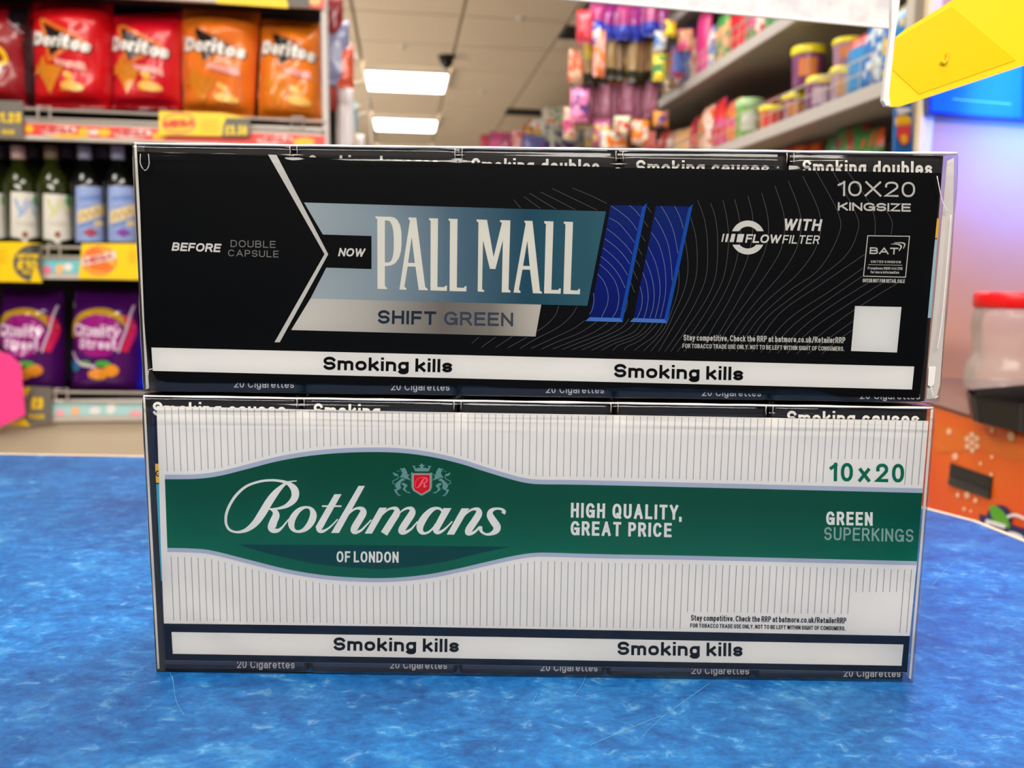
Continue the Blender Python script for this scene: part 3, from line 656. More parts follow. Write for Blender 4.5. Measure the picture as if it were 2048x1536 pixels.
top_e = [(313, 812), (605, 819), (850, 824), (1150, 829), (1400, 833), (1857, 842)]
for k in range(111):
    xt = 329 + (1847 - 329) * k / 110
    w = P(xt, poly_y(top_e, xt), YC)
    def xa(y, w=w):                                   # follow the card's own vertical
        a = pix(w); b_ = pix(w + Vector((0, 0, -.08))); f = (y - a[1]) / (b_[1] - a[1]); return a[0] + (b_[0] - a[0]) * f
    y0 = poly_y(top_e, xt) + 2; x0 = xa(y0)
    y1 = cy(top_c, min(xa(940), 1844)) - 16
    if 1655 < xa(930) < 1812: y1 = 918
    ik.stroke([(x0, y0), (xa(y1), y1)], 1.35)
    xm = xa(1180); y2 = cy(bot_c, min(xm, 1833)) + 17; y3 = 1241 + (xm - 340) * .0165
    if 1375 < xm < 1700: y3 = 1224 + (xm - 1375) * .012
    elif 1700 <= xm < 1796: y3 = 1184
    ik.stroke([(xa(y2), y2), (xa(y3), y3)], 1.35)
ik.build('stripe_lines', mat((158, 160, 160), .5, spec=.1), cd, pr(.00006))
ik = Ink(); ik.text('OF LONDON', 673, 1124.3, 797, 1125.5, 22, 3.7, sp=.2)
ik.text('HIGH QUALITY', 1141.5, 1035, 1356, 1039.5, 29.5, 5.3, sp=.15); ik.text(',', 1358, 1040, 1364, 1040, 29, 5.3); ik.text('GREAT PRICE', 1141, 1070.5, 1343, 1074.5, 28.5, 5.3, sp=.15)
ik.text('GREEN', 1652, 1049.8, 1745, 1051.5, 27, 5.2, sp=.15)
# script wordmark
za = lambda p: zm(430, 930, 6.827, p); zb = lambda p: zm(700, 950, 6.206, p)
ik.stroke(za([(1115, 217, 14), (1050, 224, 18), (985, 240, 26), (900, 305, 56), (820, 390, 88), (740, 500, 104), (650, 650, 108), (560, 780, 94), (460, 868, 66), (370, 908, 42), (280, 915, 30), (200, 885, 33), (157, 820, 34), (147, 740, 36), (160, 650, 38), (210, 530, 38), (300, 400, 38), (430, 290, 34), (600, 228, 32), (760, 208, 32), (900, 220, 36), (990, 248, 50), (1055, 295, 82), (1090, 350, 103), (1095, 420, 102), (1060, 490, 88), (980, 555, 58), (880, 590, 34), (790, 600, 24), (715, 603, 14)]), smooth=8)
ik.stroke(za([(715, 600, 12), (765, 608, 24), (815, 632, 70), (833, 690, 98), (800, 770, 106), (776, 850, 112), (800, 893, 74), (862, 893, 48), (920, 848, 28), (975, 780, 22), (1015, 735, 18)]), smooth=8)
ik.poly(za(crmc([(1250, 560), (1340, 590), (1388, 680), (1360, 790), (1270, 890), (1150, 928), (1050, 900), (1000, 820), (1010, 730), (1070, 640), (1150, 580)], 5)), [za(crmc([(1262, 593), (1295, 620), (1295, 690), (1255, 790), (1190, 870), (1120, 890), (1085, 850), (1095, 760), (1150, 660), (1210, 605)], 5))])
ik.poly(za([(1630, 399), (1728, 398), (1480, 840), (1370, 850)])); ik.stroke(za([(1470, 780, 82), (1427, 845, 92), (1428, 892, 66), (1470, 905, 42), (1540, 870, 26), (1610, 810, 20), (1675, 740, 18)]), smooth=8)
ik.stroke(za([(1460, 562), (1728, 562)]), 22 / 6.827)
ik.poly(za([(1960, 285), (2047, 285), (1693, 928), (1585, 928)]))
ik.stroke(zb([(-70, 555, 6), (-30, 500, 16), (30, 440, 24), (95, 412, 32), (150, 424, 60), (163, 470, 86), (120, 550, 88), (65, 640, 88), (46, 690, 76), (75, 712, 44), (140, 685, 28), (210, 615, 20), (265, 555, 16)]), smooth=8)
ik.poly(zb([(365, 405), (458, 405), (272, 727), (183, 727)]))
ik.stroke(zb([(395, 505, 6), (430, 465, 18), (475, 428, 26), (530, 412, 34), (572, 424, 60), (580, 475, 84), (525, 565, 88), (475, 645, 90), (422, 729, 90)]), smooth=8)
ik.stroke(zb([(600, 492, 6), (640, 450, 18), (680, 424, 26), (725, 411, 34), (765, 424, 60), (770, 475, 84), (710, 570, 88), (655, 655, 88), (640, 700, 76), (680, 714, 46), (750, 678, 28), (800, 625, 20), (840, 575, 14)]), smooth=8)
ik.stroke(zb([(1150, 460, 24), (1125, 425, 30), (1075, 412, 34), (1005, 440, 60), (925, 525, 84), (870, 630, 88), (880, 700, 62), (925, 724, 34), (985, 702, 26), (1050, 635, 22), (1120, 520, 16)]), smooth=8)
ik.poly(zb([(1160, 410), (1260, 411), (1118, 660), (1030, 660)])); ik.stroke(zb([(1090, 620, 84), (1068, 680, 80), (1090, 712, 50), (1140, 698, 32), (1200, 650, 22), (1270, 575, 16)]), smooth=8)
ik.poly(zb([(1385, 414), (1480, 414), (1292, 740), (1200, 740)]))
ik.stroke(zb([(1410, 520, 6), (1445, 478, 18), (1495, 438, 26), (1545, 422, 34), (1590, 434, 60), (1598, 485, 84), (1545, 575, 88), (1480, 670, 88), (1465, 715, 70), (1500, 727, 42), (1555, 700, 30), (1610, 640, 24)]), smooth=8)
ik.stroke(zb([(1898, 478, 50), (1912, 452, 44), (1880, 424, 30), (1810, 418, 30), (1752, 445, 56), (1738, 500, 82), (1778, 570, 92), (1824, 640, 92), (1812, 690, 80), (1755, 728, 44), (1690, 736, 28), (1635, 705, 32), (1620, 665, 46), (1632, 638, 30)]), smooth=8)
ik.build('brand_lettering', mat((240, 238, 234), .5, spec=.1), cd, pr(.00018))
Ink().text('SUPERKINGS', 1648, 1080, 1826.5, 1084.3, 26, 3.6, sp=.15).build('grey_lettering', mat((150, 178, 168), .5, spec=.1), cd, pr(.00016))
ik = Ink(); ik.text('10 x 20', 1659, 962.2, 1808, 965, 37, 6.6, sp=.2, space=.3); ik.build('green_lettering', mat((0, 104, 72), .5, spec=.1), cd, pr(.00012))
ik = Ink(); ik.text('Stay competitive. Check the RRP at batmore.co.uk/RetailerRRP', 1382, 1241.3, 1692.5, 1247, 11.5, 1.8); ik.text('FOR TOBACCO TRADE USE ONLY. NOT TO BE LEFT WITHIN SIGHT OF CONSUMERS.', 1380.5, 1255, 1691, 1261, 8.2, 1.45)
ik.build('small_lettering', mat((24, 30, 38), .5, spec=.1), cd, pr(.00012))
# crest: crown, shield and two upright beasts
zc = lambda p: zm(740, 900, 9.309, p)
ik = Ink()
ik.poly(zc([(785, 280), (815, 300), (845, 290), (842, 310), (828, 325), (862, 345), (900, 330), (935, 335), (938, 310), (905, 285), (940, 275), (962, 243), (985, 275), (1022, 285), (992, 310), (990, 335), (1030, 330), (1065, 348), (1098, 325), (1080, 305), (1085, 290), (1110, 300), (1142, 290), (1090, 398), (845, 398)]))
ik.poly(zc([(765, 425), (790, 412), (805, 432), (960, 428), (1115, 432), (1130, 418), (1160, 425), (1155, 690), (1130, 760), (960, 858), (800, 760), (768, 690)]))
lion = [(640, 325), (670, 370), (690, 410), (700, 450), (722, 478), (755, 440), (712, 462), (720, 520), (765, 560), (745, 565), (700, 540), (690, 545), (640, 530), (612, 508), (545, 515), (585, 470), (600, 430), (600, 400), (560, 405), (590, 385), (590, 365), (555, 370), (570, 340), (610, 345)]
body = [(600, 520), (655, 560), (600, 580), (570, 610), (565, 660), (580, 710), (540, 740), (500, 745), (510, 790), (535, 830), (570, 835), (565, 855), (530, 853), (480, 805), (445, 735), (500, 725), (465, 670), (480, 625), (540, 570)]
leg2 = [(585, 615), (640, 615), (700, 655), (690, 680), (655, 710), (680, 770), (745, 785), (740, 805), (700, 800), (650, 770), (605, 730), (630, 690), (635, 670), (590, 640)]
for mir in (False, True):
    fl = (lambda q: [(1922 - a, b_ + 3) for a, b_ in q]) if mir else (lambda q: q)
    for q in (lion, body, leg2): ik.poly(zc(fl(q)))
    ik.stroke(zc(fl([(470, 635), (430, 620), (425, 580), (500, 540), (525, 500), (500, 460)])), 1.4, smooth=5)
    ik.poly(zc(fl([(425, 410), (470, 435), (520, 450), (515, 475), (470, 485), (440, 460)])))
    ik.stroke(zc(fl([(550, 385), (520, 398), (497, 388)])), .9)
ik.build('crest', mat((112, 160, 156), .5, spec=.1), cd, pr(.00012))
Ink().poly(zc([(800, 450), (1125, 450), (1125, 690), (1105, 745), (960, 832), (820, 745), (800, 690)])).build('shield_rim', mat((238, 190, 180), .5, spec=.1), cd, pr(.00015))
Ink().poly(zc([(812, 460), (1115, 460), (1115, 690), (1095, 740), (960, 822), (830, 740), (812, 690)])).build('shield', mat((222, 8, 14), .5, spec=.1), cd, pr(.00018))
ik = Ink(); ik.stroke(zc([(1030, 515, 8), (985, 560, 26), (940, 640, 32), (890, 700, 14), (845, 680, 8), (845, 600, 8), (900, 530, 8), (1000, 510, 10), (1060, 545, 26), (1040, 600, 22), (985, 615, 8)]), smooth=6)
ik.stroke(zc([(985, 612, 8), (1015, 640, 26), (1010, 690, 24), (1065, 665, 8)]), smooth=6); ik.build('monogram', mat((250, 120, 130), .5, spec=.1), cd, pr(.00021))

# ---- cellophane wraps ---------------------------------------------
M_film = film('clear_film', 1.45, .05, gain=1.0)
M_filmend = film('film_fold', 1.5, .12, haze=.35)
def wrap(parent, xl, xr, zt, zb, tops, pinch, seed):
    """film tube round the packs: xl/xr/zt/zb are functions of height or length in metres"""
    nu, prof = 150, []
    r = .0028; y0, y1 = -.0017, .0475
    NF = 44
    for i in range(NF + 1): prof.append((0, i / NF))                       # front, bottom to top
    rows = []
    vs = []; fs = []
    for iu in range(nu + 1):
        s = iu / nu
        ring_ = []
        T_, B_ = zt(s), zb(s)
        for i in range(NF + 1):
            f = i / 20 * .9 if i <= 20 else .9 + .1 * (i - 20) / 24; z = lerp(B_ + .0008, T_ - r, f); ring_.append((y0, z, f, 0))
        for i in range(1, 8):
            a = pi / 2 * i / 8; ring_.append((y0 + r - r * cos(a), T_ - r + r * sin(a), 1, 1))
        for i in range(5): ring_.append((lerp(y0 + r, y1 - r, i / 4), T_, 1, 2))
        for i in range(1, 4):
            a = pi / 2 * i / 4; ring_.append((y1 - r + r * sin(a), T_ - r + r * cos(a), 1, 3))
        for i in range(5): ring_.append((y1, lerp(T_ - r, B_ + r, i / 4), 1 - i / 4, 3))
        for i in range(1, 4):
            a = pi / 2 * i / 4; ring_.append((y1 - r + r * cos(a), B_ + r - r * sin(a), 0, 3))
        for i in range(5): ring_.append((lerp(y1 - r, y0 + r, i / 4), B_, 0, 3))
        for i in range(1, 6):
            a = pi / 2 * i / 6; ring_.append((y0 + .0008 - .0008 * sin(a), B_ + .0008 - .0008 * cos(a), 0, 1))
        n = len(ring_)
        for (y, z, f, kd) in ring_:
            x = lerp(xl(f), xr(f), s)
            dy = 0
            if kd < 2:
                amp = .00022 + .0011 * max(0, (s - .93) / .07) + .0008 * max(0, (.04 - s) / .04)
                nz = noise.noise(Vector((x * 22, z * 30, seed)))
                dy -= abs(nz) * amp * .9
                top = max(0, (f - .9) / .1)
                dy += .0006 * top ** 2.2 - .0004 * top ** 1.5 * (.5 + .5 * noise.noise(Vector((x * 12, z * 520, seed + 3)))) - .00022 * top ** 1.5 * noise.noise(Vector((x * 9, z * 1300, seed + 6)))
                pn = min(abs(x - q) for q in pinch)
                dy += .0009 * top ** 2 * math.exp(-(pn / .0022) ** 2)
                dy -= .00025 * abs(noise.noise(Vector((x * 60 + z * 80, z * 40, seed + 9)))) * (1 if s > .8 or s < .12 else .35)
            vs.append(Vector((x, y + dy, z)))
    for iu in range(nu):
        for k in range(n): fs.append((iu * n + k, (iu + 1) * n + k, (iu + 1) * n + (k + 1) % n, iu * n + (k + 1) % n))
    o = meshobj('film_wrap', vs, fs, M_film, parent, True)
    o['label'] = 'clear crinkled cellophane film'
    # folded ends
    for side in (0, 1):
        base = side * nu * n
        ring_ = [vs[base + k] for k in range(n)]
        c = sum(ring_, Vector()) / n; sgn = 1 if side else -1
        v2 = list(ring_); f2 = []
        for q in (.93, .8, .5):
            for p in ring_:
                d = p - c; v2.append(c + d * q + Vector((sgn * (.0012 + .0010 * noise.noise(p * 120 + Vector((0, 0, q * 9)))) * (1 - q + .25), 0, 0)))
        for lv_ in range(3):
            for k in range(n): f2.append((lv_ * n + k, lv_ * n + (k + 1) % n, (lv_ + 1) * n + (k + 1) % n, (lv_ + 1) * n + k))
        f2.append(tuple(3 * n + k for k in range(n)))
        meshobj('film_end', v2, f2, M_filmend, parent, True)
xs = [P((a + b_) / 2, 295).x for a, b_ in zip(U_t[1:-1], U_t[1:-1])]
wt = lambda f: None
def fx_(pt_b, pt_t): return lambda f: lerp(P(*pt_b).x, P(*pt_t).x, f)
def fz_(pl, pr_): return lambda s: lerp(P(*pl).z, P(*pr_).z, s)
wrap(up, fx_((292, 779), (269, 286)), fx_((1874, 802), (1914, 304)), fz_((268, 283), (1916, 304)), fz_((292, 781.5), (1874, 805)), None, xs, 1.7)
wrap(lo, fx_((317, 1338), (288, 790)), fx_((1821, 1360), (1866, 814)), fz_((288, 787), (1866, 812)), fz_((317, 1340), (1821, 1361)), None, [P(a, 800).x for a in L_t[1:-1]], 5.3)
# crumpled film folds at the right end of the upper carton
M_fold = film('film_fold_edge', 1.5, .12, haze=.7)
for par, px_, y in ((up, [(1894, 322), (1908, 315), (1906, 430), (1899, 520), (1889, 640), (1880, 770), (1872, 797), (1853, 798), (1856, 730), (1868, 610), (1880, 480)], -.0012), (up, [(268, 285), (273, 290), (280, 420), (288, 640), (298, 776), (292, 779), (281, 560)], -.0014),
                    (lo, [(286, 791), (290, 793), (304, 1060), (319, 1337), (315, 1338), (300, 1080)], -.0014), (lo, [(1862, 816), (1867, 815), (1846, 1080), (1822, 1358), (1818, 1356), (1841, 1080)], -.0012), (up, [(1858, 733), (1872, 733), (1868, 768), (1862, 774), (1856, 770)], -.0023)):
    slab('film_fold', [P(a, b_, y) for a, b_ in px_], Vector((0, .0002, 0)), M_fold, par)
for par, a_, b_ in ((up, (269, 284), (1914, 304)), (lo, (288, 789), (1866, 813))):
    pa, pb = P(a_[0], a_[1] + 3, -.0012), P(b_[0], b_[1] + 3, -.0012)
    bm = bmesh.new(); tube(bm, [pa.lerp(pb, i / 60) + Vector((0, 0, .00012 * noise.noise(Vector((i * .4, 3, 1))))) for i in range(61)], [.00042 * (1 + .5 * noise.noise(Vector((i * .3, 1, 7)))) for i in range(61)])
    bmobj('film_seam', bm, film('seam_film', 1.5, .1, haze=.8, gain=2.5), par, True)
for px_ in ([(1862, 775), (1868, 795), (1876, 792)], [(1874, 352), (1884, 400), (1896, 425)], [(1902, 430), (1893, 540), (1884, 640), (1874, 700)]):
    bm = bmesh.new(); tube(bm, [P(a, b_, -.0028) for a, b_ in crm([(p[0], p[1]) for p in px_], 5)], .00014); bmobj('film_crease_glint', bm, film('crease', 1.6, .1, haze=.7) if 0 else mat((236, 232, 224), .25), up, True)
for par, xs_, yy, hh_ in ((up, U_t[1:-1], (292, 297, 302, 306), 20), (lo, L_t[1:-1], (797, 802, 807, 812), 18)):  # hazy tubes draw the highlights of film creases beside each pack gap
    for x_, y_ in zip(xs_, yy):
        for dx_, w_ in ((-8, .00018), (6, .00012)):
            bm = bmesh.new(); tube(bm, [P(x_ + dx_ + .4 * sin(i * 1.3 + x_), y_ + hh_ * i / 6, -.0016) for i in range(7)], [w_ * (1 - i / 8) for i in range(7)])
            bmobj('film_crease_glint', bm, M_fold, par, True)
bm = bmesh.new()
tube(bm, [P(a, b_, -.0024) for a, b_ in crm([(281, 308), (281, 328), (290, 341), (298, 330), (297, 308)], 5)], .00016)
bmobj('film_crease_glint', bm, mat((190, 186, 178), .2), up, True)
bm = bmesh.new()
tube(bm, [P(a, b_, -.0024) for a, b_ in crm([(296, 752), (298, 740), (306, 738)], 5)], .00016)
bmobj('film_crease_glint', bm, mat((190, 186, 178), .2), up, True)

# ================================================================== RIGHT: tan wall, orange chest, tray, jar, screen
WY = CAM.y + 1.155
wl = P(1846, 500, WY).x
o = box('wall_side', wbox(wl, wl + 1.6, WY, WY + .015, FLOOR, CEIL + .02), grain('tan_partition', (186, 136, 100), (193, 143, 107), 5, .75)); o['kind'] = 'structure'
o = box('trim_1', wbox(P(1826, 400, WY).x, wl, WY - .004, WY + .012, FLOOR, CEIL + .02), mat((214, 196, 160), .5), None, .003); o['kind'] = 'structure'
CX = PZ(1872, 800, -.001).x; CX = .468
chz = .5 * (hit(1872, 803, Vector((CX, 0, 0)), Vector((1, 0, 0))).z + hit(2048, 862, Vector((CX, 0, 0)), Vector((1, 0, 0))).z)
chest = empty('chest_freezer', Vector((CX + .3, WY - .35, FLOOR)), 'orange drinks chest with white snowflakes and a black slot handle, behind the counter', 'chest')
y0c, y1c = CAM.y + .34, WY - .02
def PX(px, py, x=CX): return hit(px, py, Vector((x, 0, 0)), Vector((1, 0, 0)))
M_or = grain('orange_vinyl', (234, 76, 8), (244, 108, 10), 1.6, .35, 1, lo=.47, hi=.52)
box('cabinet', wbox(CX, CX + .6, y0c, y1c, FLOOR, chz - .004), M_or, chest, .004)
box('lid', wbox(CX - .002, CX + .6, y0c, WY, chz - .004, chz), mat((118, 88, 74), .4), chest, .003)
hp = [PX(1903, 926), PX(1986, 955), PX(1982, 998), PX(1899, 969)]
slab('handle_slot', [p + Vector((-.0015, 0, 0)) for p in hp], Vector((.004, 0, 0)), mat((16, 16, 18), .35), chest)
slab('handle_grip', [p + Vector((-.003, 0, 0)) for p in [PX(1904, 952), PX(1984, 982), PX(1982, 997), PX(1900, 968)]], Vector((.003, 0, 0)), mat((38, 38, 40), .3), chest)
M_flake = mat((255, 206, 170), .5)
ik = Ink()
for (x, y, r_) in ((1898, 863, 6), (1984, 861, 5), (2022, 873, 9), (1910, 913, 7), (1984, 914, 4), (1961, 927, 4), (1982, 949, 4), (1934, 990, 7), (1951, 1001, 5), (1928, 1018, 4), (1915, 990, 5), (1941, 1022, 3)): ik.blob(x, y, r_ * .8, r_)
for a in range(6): ik.blob(1944 + 11 * cos(a * pi / 3 + .5), 885 + 15 * sin(a * pi / 3 + .5), 5, 6)
ik.blob(1944, 885, 5, 6)
ik.build('snowflakes', M_flake, chest, lambda x, y: PX(x, y, CX - .001))
Ink().poly(crmc([(1979, 1014), (1992, 1012), (2008, 1025), (2018, 1045), (2018, 1057), (2003, 1050), (1986, 1040)], 4)).build('leaf_print', mat((92, 176, 40), .4), chest, lambda x, y: PX(x, y, CX - .0016))
ik = Ink(); ik.poly([(1958, 1028), (1985, 1035), (2040, 1055), (2060, 1060), (2060, 1110), (1990, 1090), (1960, 1050)]); ik.blob(1998, 1036, 26, 26); ik.build('logo_backing', mat((26, 24, 96), .4), chest, lambda x, y: PX(x, y, CX - .0012))
ik = Ink(); ik.text('Fanta', 1962, 1072, 2150, 1128, 36, 9, sp=.06); ik.stroke([(2014, 1034), (2030, 1030), (2052, 1038)], 6, smooth=5); ik.build('logo_lettering', mat((240, 240, 244), .4), chest, lambda x, y: PX(x, y, CX - .002))
ik = Ink(); ik.poly([(1872, 905), (1872, 845), (1990, 872), (2060, 896), (2060, 930), (1960, 900)]); ik.build('orange_swirl', mat((236, 116, 20), .35), chest, lambda x, y: PX(x, y, CX - .0005), 30)
# tray on the chest
ty = PX(2000, 800).y
t = empty('tray', Vector((CX + .12, CAM.y + .8, chz)), 'black plastic tray on top of the orange chest, under the clear jar', 'tray')
pts = [hit(a, b_, Vector((0, 0, chz + .027)), Z) for a, b_ in ((1933, 780), (2060, 768), (2300, 772), (2300, 880), (2048, 808), (1944, 789))]
c = sum(pts, Vector()) / len(pts)
bm = bmesh.new(); n = len(pts)
inn = [c + (p - c) * .93 - Z * .0 for p in pts]; base_o = [c + (p - c) * .93 - Z * .0268 for p in pts]; base_i = [c + (p - c) * .88 - Z * .022 for p in pts]
rg = [[bm.verts.new(p) for p in q] for q in (base_o, [p - Z * .004 for p in pts], pts, inn, base_i)]
for a, b_ in zip(rg, rg[1:]):
    for k in range(n): bm.faces.new((a[k], a[(k + 1) % n], b_[(k + 1) % n], b_[k]))
bm.faces.new(rg[0][::-1]); bm.faces.new(rg[-1])
bmesh.ops.bevel(bm, geom=[e for e in bm.edges if abs((e.verts[0].co - e.verts[1].co).z) > .003], offset=.004, segments=3, affect='EDGES')
bmobj('tray_body', bm, mat((20, 20, 23), .3), t)
# jar with red lid standing in the tray
jb = hit(2008, 776, Vector((0, CAM.y + .97, 0)), Vector((0, 1, 0)))
jz = chz + .006; js = F_PX / .86
jc = Vector((jb.x, CAM.y + .97, jz))
def jz_at(py): return hit(2008, py, Vector((0, CAM.y + .97, 0)), Vector((0, 1, 0))).z - jz
R_ = .042
jar = empty('plastic_jar', jc, 'empty clear plastic jar with a red screw lid standing in the black tray', 'jar')
M_clear = film('clear_plastic', 1.45, .15, haze=.16, gain=.7)
hh = jz_at(612)
lathe('jar_body', jc, [(R_ * .9, .001), (R_ * 1.04, .008), (R_ * 1.06, .02), (R_ * .98, .036), (R_ * .88, .045), (R_ * .9, .055), (R_ * .97, hh * .75), (R_ * .96, hh - .012), (R_ * .88, hh)], M_clear, jar)
lathe('jar_lid', jc, [(R_ * .93, hh - .002), (R_ * .96, hh), (R_ * .96, hh + .013), (R_ * .93, hh + .016), (R_ * .5, hh + .0165)], mat((232, 14, 20), .35), jar)
Ink().blob(0, 0, 1, 1).build('jar_sticker', mat((90, 70, 150), .4), jar, lambda x, y: jc + Vector((R_ * .99 * sin(1.0 + .1 * x), -R_ * .99 * cos(1.0 + .1 * x), hh * .62 + .008 * y)), .4)
# blue screen on the wall
t = empty('wall_screen', P(1950, 180, WY), 'flat blue screen on the tan wall behind the yellow card', 'screen')
s4 = [P(1856, 40, WY - .02), P(2140, 60, WY - .02), P(2140, 246, WY - .02), P(1858, 226, WY - .02)]
slab('screen_case', s4, Vector((0, .018, 0)), mat((16, 40, 130), .3), t)
slab('screen_glass', [P(1861, 45, WY - .0205), P(2045, 64, WY - .0205), P(2043, 234, WY - .0205), P(1864, 221, WY - .0205)], Vector((0, .001, 0)), mat((6, 70, 232), .3, emit=.55), t)
Ink().stroke([(1905, 198), (1960, 203), (2022, 208)], 2.2).build('screen_line', mat((80, 150, 255), .3, emit=.6), t, lambda x, y: P(x, y, WY - .0215))
# blue glow from the sign just right of the frame
ld = bpy.data.lights.new('blue_sign_light', 'AREA'); ld.color = (.01, .12, 1.0); ld.energy = 3.2; ld.shape = 'RECTANGLE'; ld.size = .1; ld.size_y = .2
lo_ = bpy.data.objects.new('blue_sign_light', ld); COL.objects.link(lo_)
lp_ = P(2170, 175, WY - .12); lo_.location = lp_
lo_.rotation_euler = (P(2110, 230, WY) - lp_).to_track_quat('-Z', 'Y').to_euler()

# ================================================================== NEAR: acrylic screen, yellow card, pink card
YA = CAM.y + .5
mm, nt, b, N, K = nodes('glare_white_acrylic')
tc = N('ShaderNodeTexCoord'); nz = N('ShaderNodeTexNoise'); nz.inputs['Scale'].default_value = 70; nz.inputs['Detail'].default_value = 6
rp = N('ShaderNodeValToRGB'); ramp(rp, [(.42, (214, 214, 222)), (.6, (240, 238, 240))]); K(tc.outputs['Object'], nz.inputs['Vector']); K(nz.outputs[0], rp.inputs[0]); K(rp.outputs[0], b.inputs['Base Color'])  # glare on the sheet is put into its mottled white colour
b.inputs['Roughness'].default_value = .2; b.inputs['Alpha'].default_value = .9
M_acr = mm
t = empty('acrylic_screen', P(1500, -60, YA), 'hanging acrylic screen with painted white glare along the top edge of the frame', 'screen')
slab('acrylic_sheet', [P(1150, -1, YA), P(1400, 21, YA), P(1786, 56, YA), P(1800, -300, YA), P(1060, -300, YA), P(1060, -8, YA)], Vector((0, .003, 0)), M_acr, t)
M_edge = mat((250, 246, 236), .2, emit=.0)
bm = bmesh.new(); tube(bm, [P(a, b_, YA - .001) for a, b_ in ((1060, -8), (1150, -1), (1400, 21), (1786, 56))], .0009); bmobj('polished_edge', bm, M_edge, t)
YH = CAM.y + .4
t = empty('sign_holder', P(1900, 60, YH), 'clear acrylic sign holder with a plain yellow card, hanging at the top right', 'sign')
slab('yellow_card', [P(a, b_, YH) for a, b_ in ((1792, 74), (1812, 58), (1902, 2), (1975, -40), (2250, -160), (2250, 60), (2048, 131), (1800, 213), (1778, 214), (1772, 205))], Vector((0, .0012, 0)), mat((250, 212, 8), .4), t)
slab('clear_edge', [P(a, b_, YH - .001) for a, b_ in ((1795, 0), (1800, 0), (1790, 74), (1778, 190), (1781, 212), (1772, 211), (1766, 200), (1770, 160), (1783, 60), (1788, -200), (1795, -200))], Vector((0, .003, 0)), mat((244, 240, 236), .15), t)
slab('card_overlay', [P(a, b_, YH - .0003) for a, b_ in ((1795, 76), (1903, 12), (2032, 120), (1838, 188), (1786, 140))], Vector((0, .00028, 0)), mat((242, 202, 8), .3), t)
bm = bmesh.new(); tube(bm, [P(a, b_, YH - .0016) for a, b_ in crm([(1895, 104), (1894, 120), (1888, 126), (1882, 122)], 4)], .0006); bmobj('hook_mark', bm, mat((236, 196, 20), .3), t)

# ================================================================== LEFT: end shelving facing the counter
VF = 2.0                                  # front plane of the shelf rails
gon = empty('shelving_unit', room(-1, VF + .2, FLOOR), 'dark shop shelving bay stocked with crisps, wine and purple sweet bags, left of the frame', 'shelving')
M_sh = mat((206, 200, 190), .4, .1); M_shd = mat((26, 25, 26), .6)
ur = uvz(PV(643, 150, VF))[0]; ul = -2.4
box('back_panel', rbox(ul, ur + .01, VF + .42, VF + .46, FLOOR, 1.45), M_shd, gon)
box('upright', rbox(ur, ur + .014, VF + .0, VF + .04, FLOOR, 1.45), mat((196, 190, 186), .35), gon, .003)
box('upright', rbox(ur, ur + .014, VF + .38, VF + .42, FLOOR, 1.45), mat((196, 190, 186), .35), gon, .003)
rail_pts = {}
def shelf(y_l, y_r, name_y, rail_h_px, face_col, top=False):
    zl_ = PV(300, y_l, VF).z
    box('shelf', rbox(ul, ur, VF + .012, VF + .42, zl_ - .02, zl_), M_shd, gon)
    h = rail_h_px / F_PX * 2.05
    box('price_rail', rbox(ul, ur, VF, VF + .012, zl_ - h, zl_ + .004), M_sh, gon, .002)
    return zl_
Z1 = shelf(246, 0, 0, 36, 0)       # crisps
Z2 = shelf(519, 0, 0, 38, 0)       # wine
Z3 = shelf(802, 0, 0, 38, 0)       # sweets
Z0 = PV(300, -14, VF).z
box('shelf', rbox(ul, ur, VF + .012, VF + .42, Z0 - .0, Z0 + .02), M_shd, gon); box('price_rail', rbox(ul, ur, VF, VF + .012, Z0 - .012, Z0 + .03), M_sh, gon, .002)
zb_ = PV(200, 846, VF).z
box('plinth_panel', rbox(ul, ur, VF + .02, VF + .04, FLOOR, zb_), mat((196, 182, 158), .6), gon)
box('plinth_panel', rbox(ul, ur, VF + .03, VF + .05, zb_, Z3 - .045), mat((172, 158, 136), .6), gon)
def rpx(v): return lambda x, y: PV(x, y, v)
# printed shelf-edge strips
def strip(yl, yr, x0, x1, h, base, marks, name):
    ik = Ink(); ik.poly([(x0, yl), (x1, yr), (x1, yr + h), (x0, yl + h)])
    o = ik.build(name, mat(base, .4), gon, rpx(VF - .001))
    for col, shapes in marks:
        k_ = Ink()
        for (cx_, dy, rx, ry, ro) in shapes:
            yy = yl + (yr - yl) * (cx_ - x0) / (x1 - x0) + dy; k_.blob(cx_, yy, rx, ry, ro)
        k_.build('strip_print', mat(col, .4), o, rpx(VF - .002))
    return o
o = strip(246, 272, 45, 650, 23, (232, 66, 52), [((252, 190, 20), [(58, 11, 9, 8, 0), (168, 12, 12, 8, 0), (208, 12, 14, 8, 0), (318, 14, 14, 8, 0), (608, 14, 22, 9, 0), (140, 22, 40, 4, 0)]), ((240, 214, 206), [(118, 12, 36, 9, -.05), (190, 12, 20, 6, 0), (266, 12, 38, 9, -.05), (550, 12, 36, 9, -.05)])], 'edge_strip')
ik = Ink()
for x0, yb in ((84, 265), (232, 271), (520, 284)): ik.text('MEGA', x0, yb, x0 + 62, yb + 3, 13, 3.2, .2, sp=.08)
ik.build('strip_lettering', mat((214, 40, 40), .4), o, rpx(VF - .003))
strip(519, 524, 84, 300, 26, (120, 206, 216), [((244, 120, 160), [(94, 20, 8, 8, 0)]), ((248, 196, 130), [(119, 18, 8, 10, .4)]), ((236, 236, 230), [(136, 14, 9, 8, 0)])], 'edge_strip')
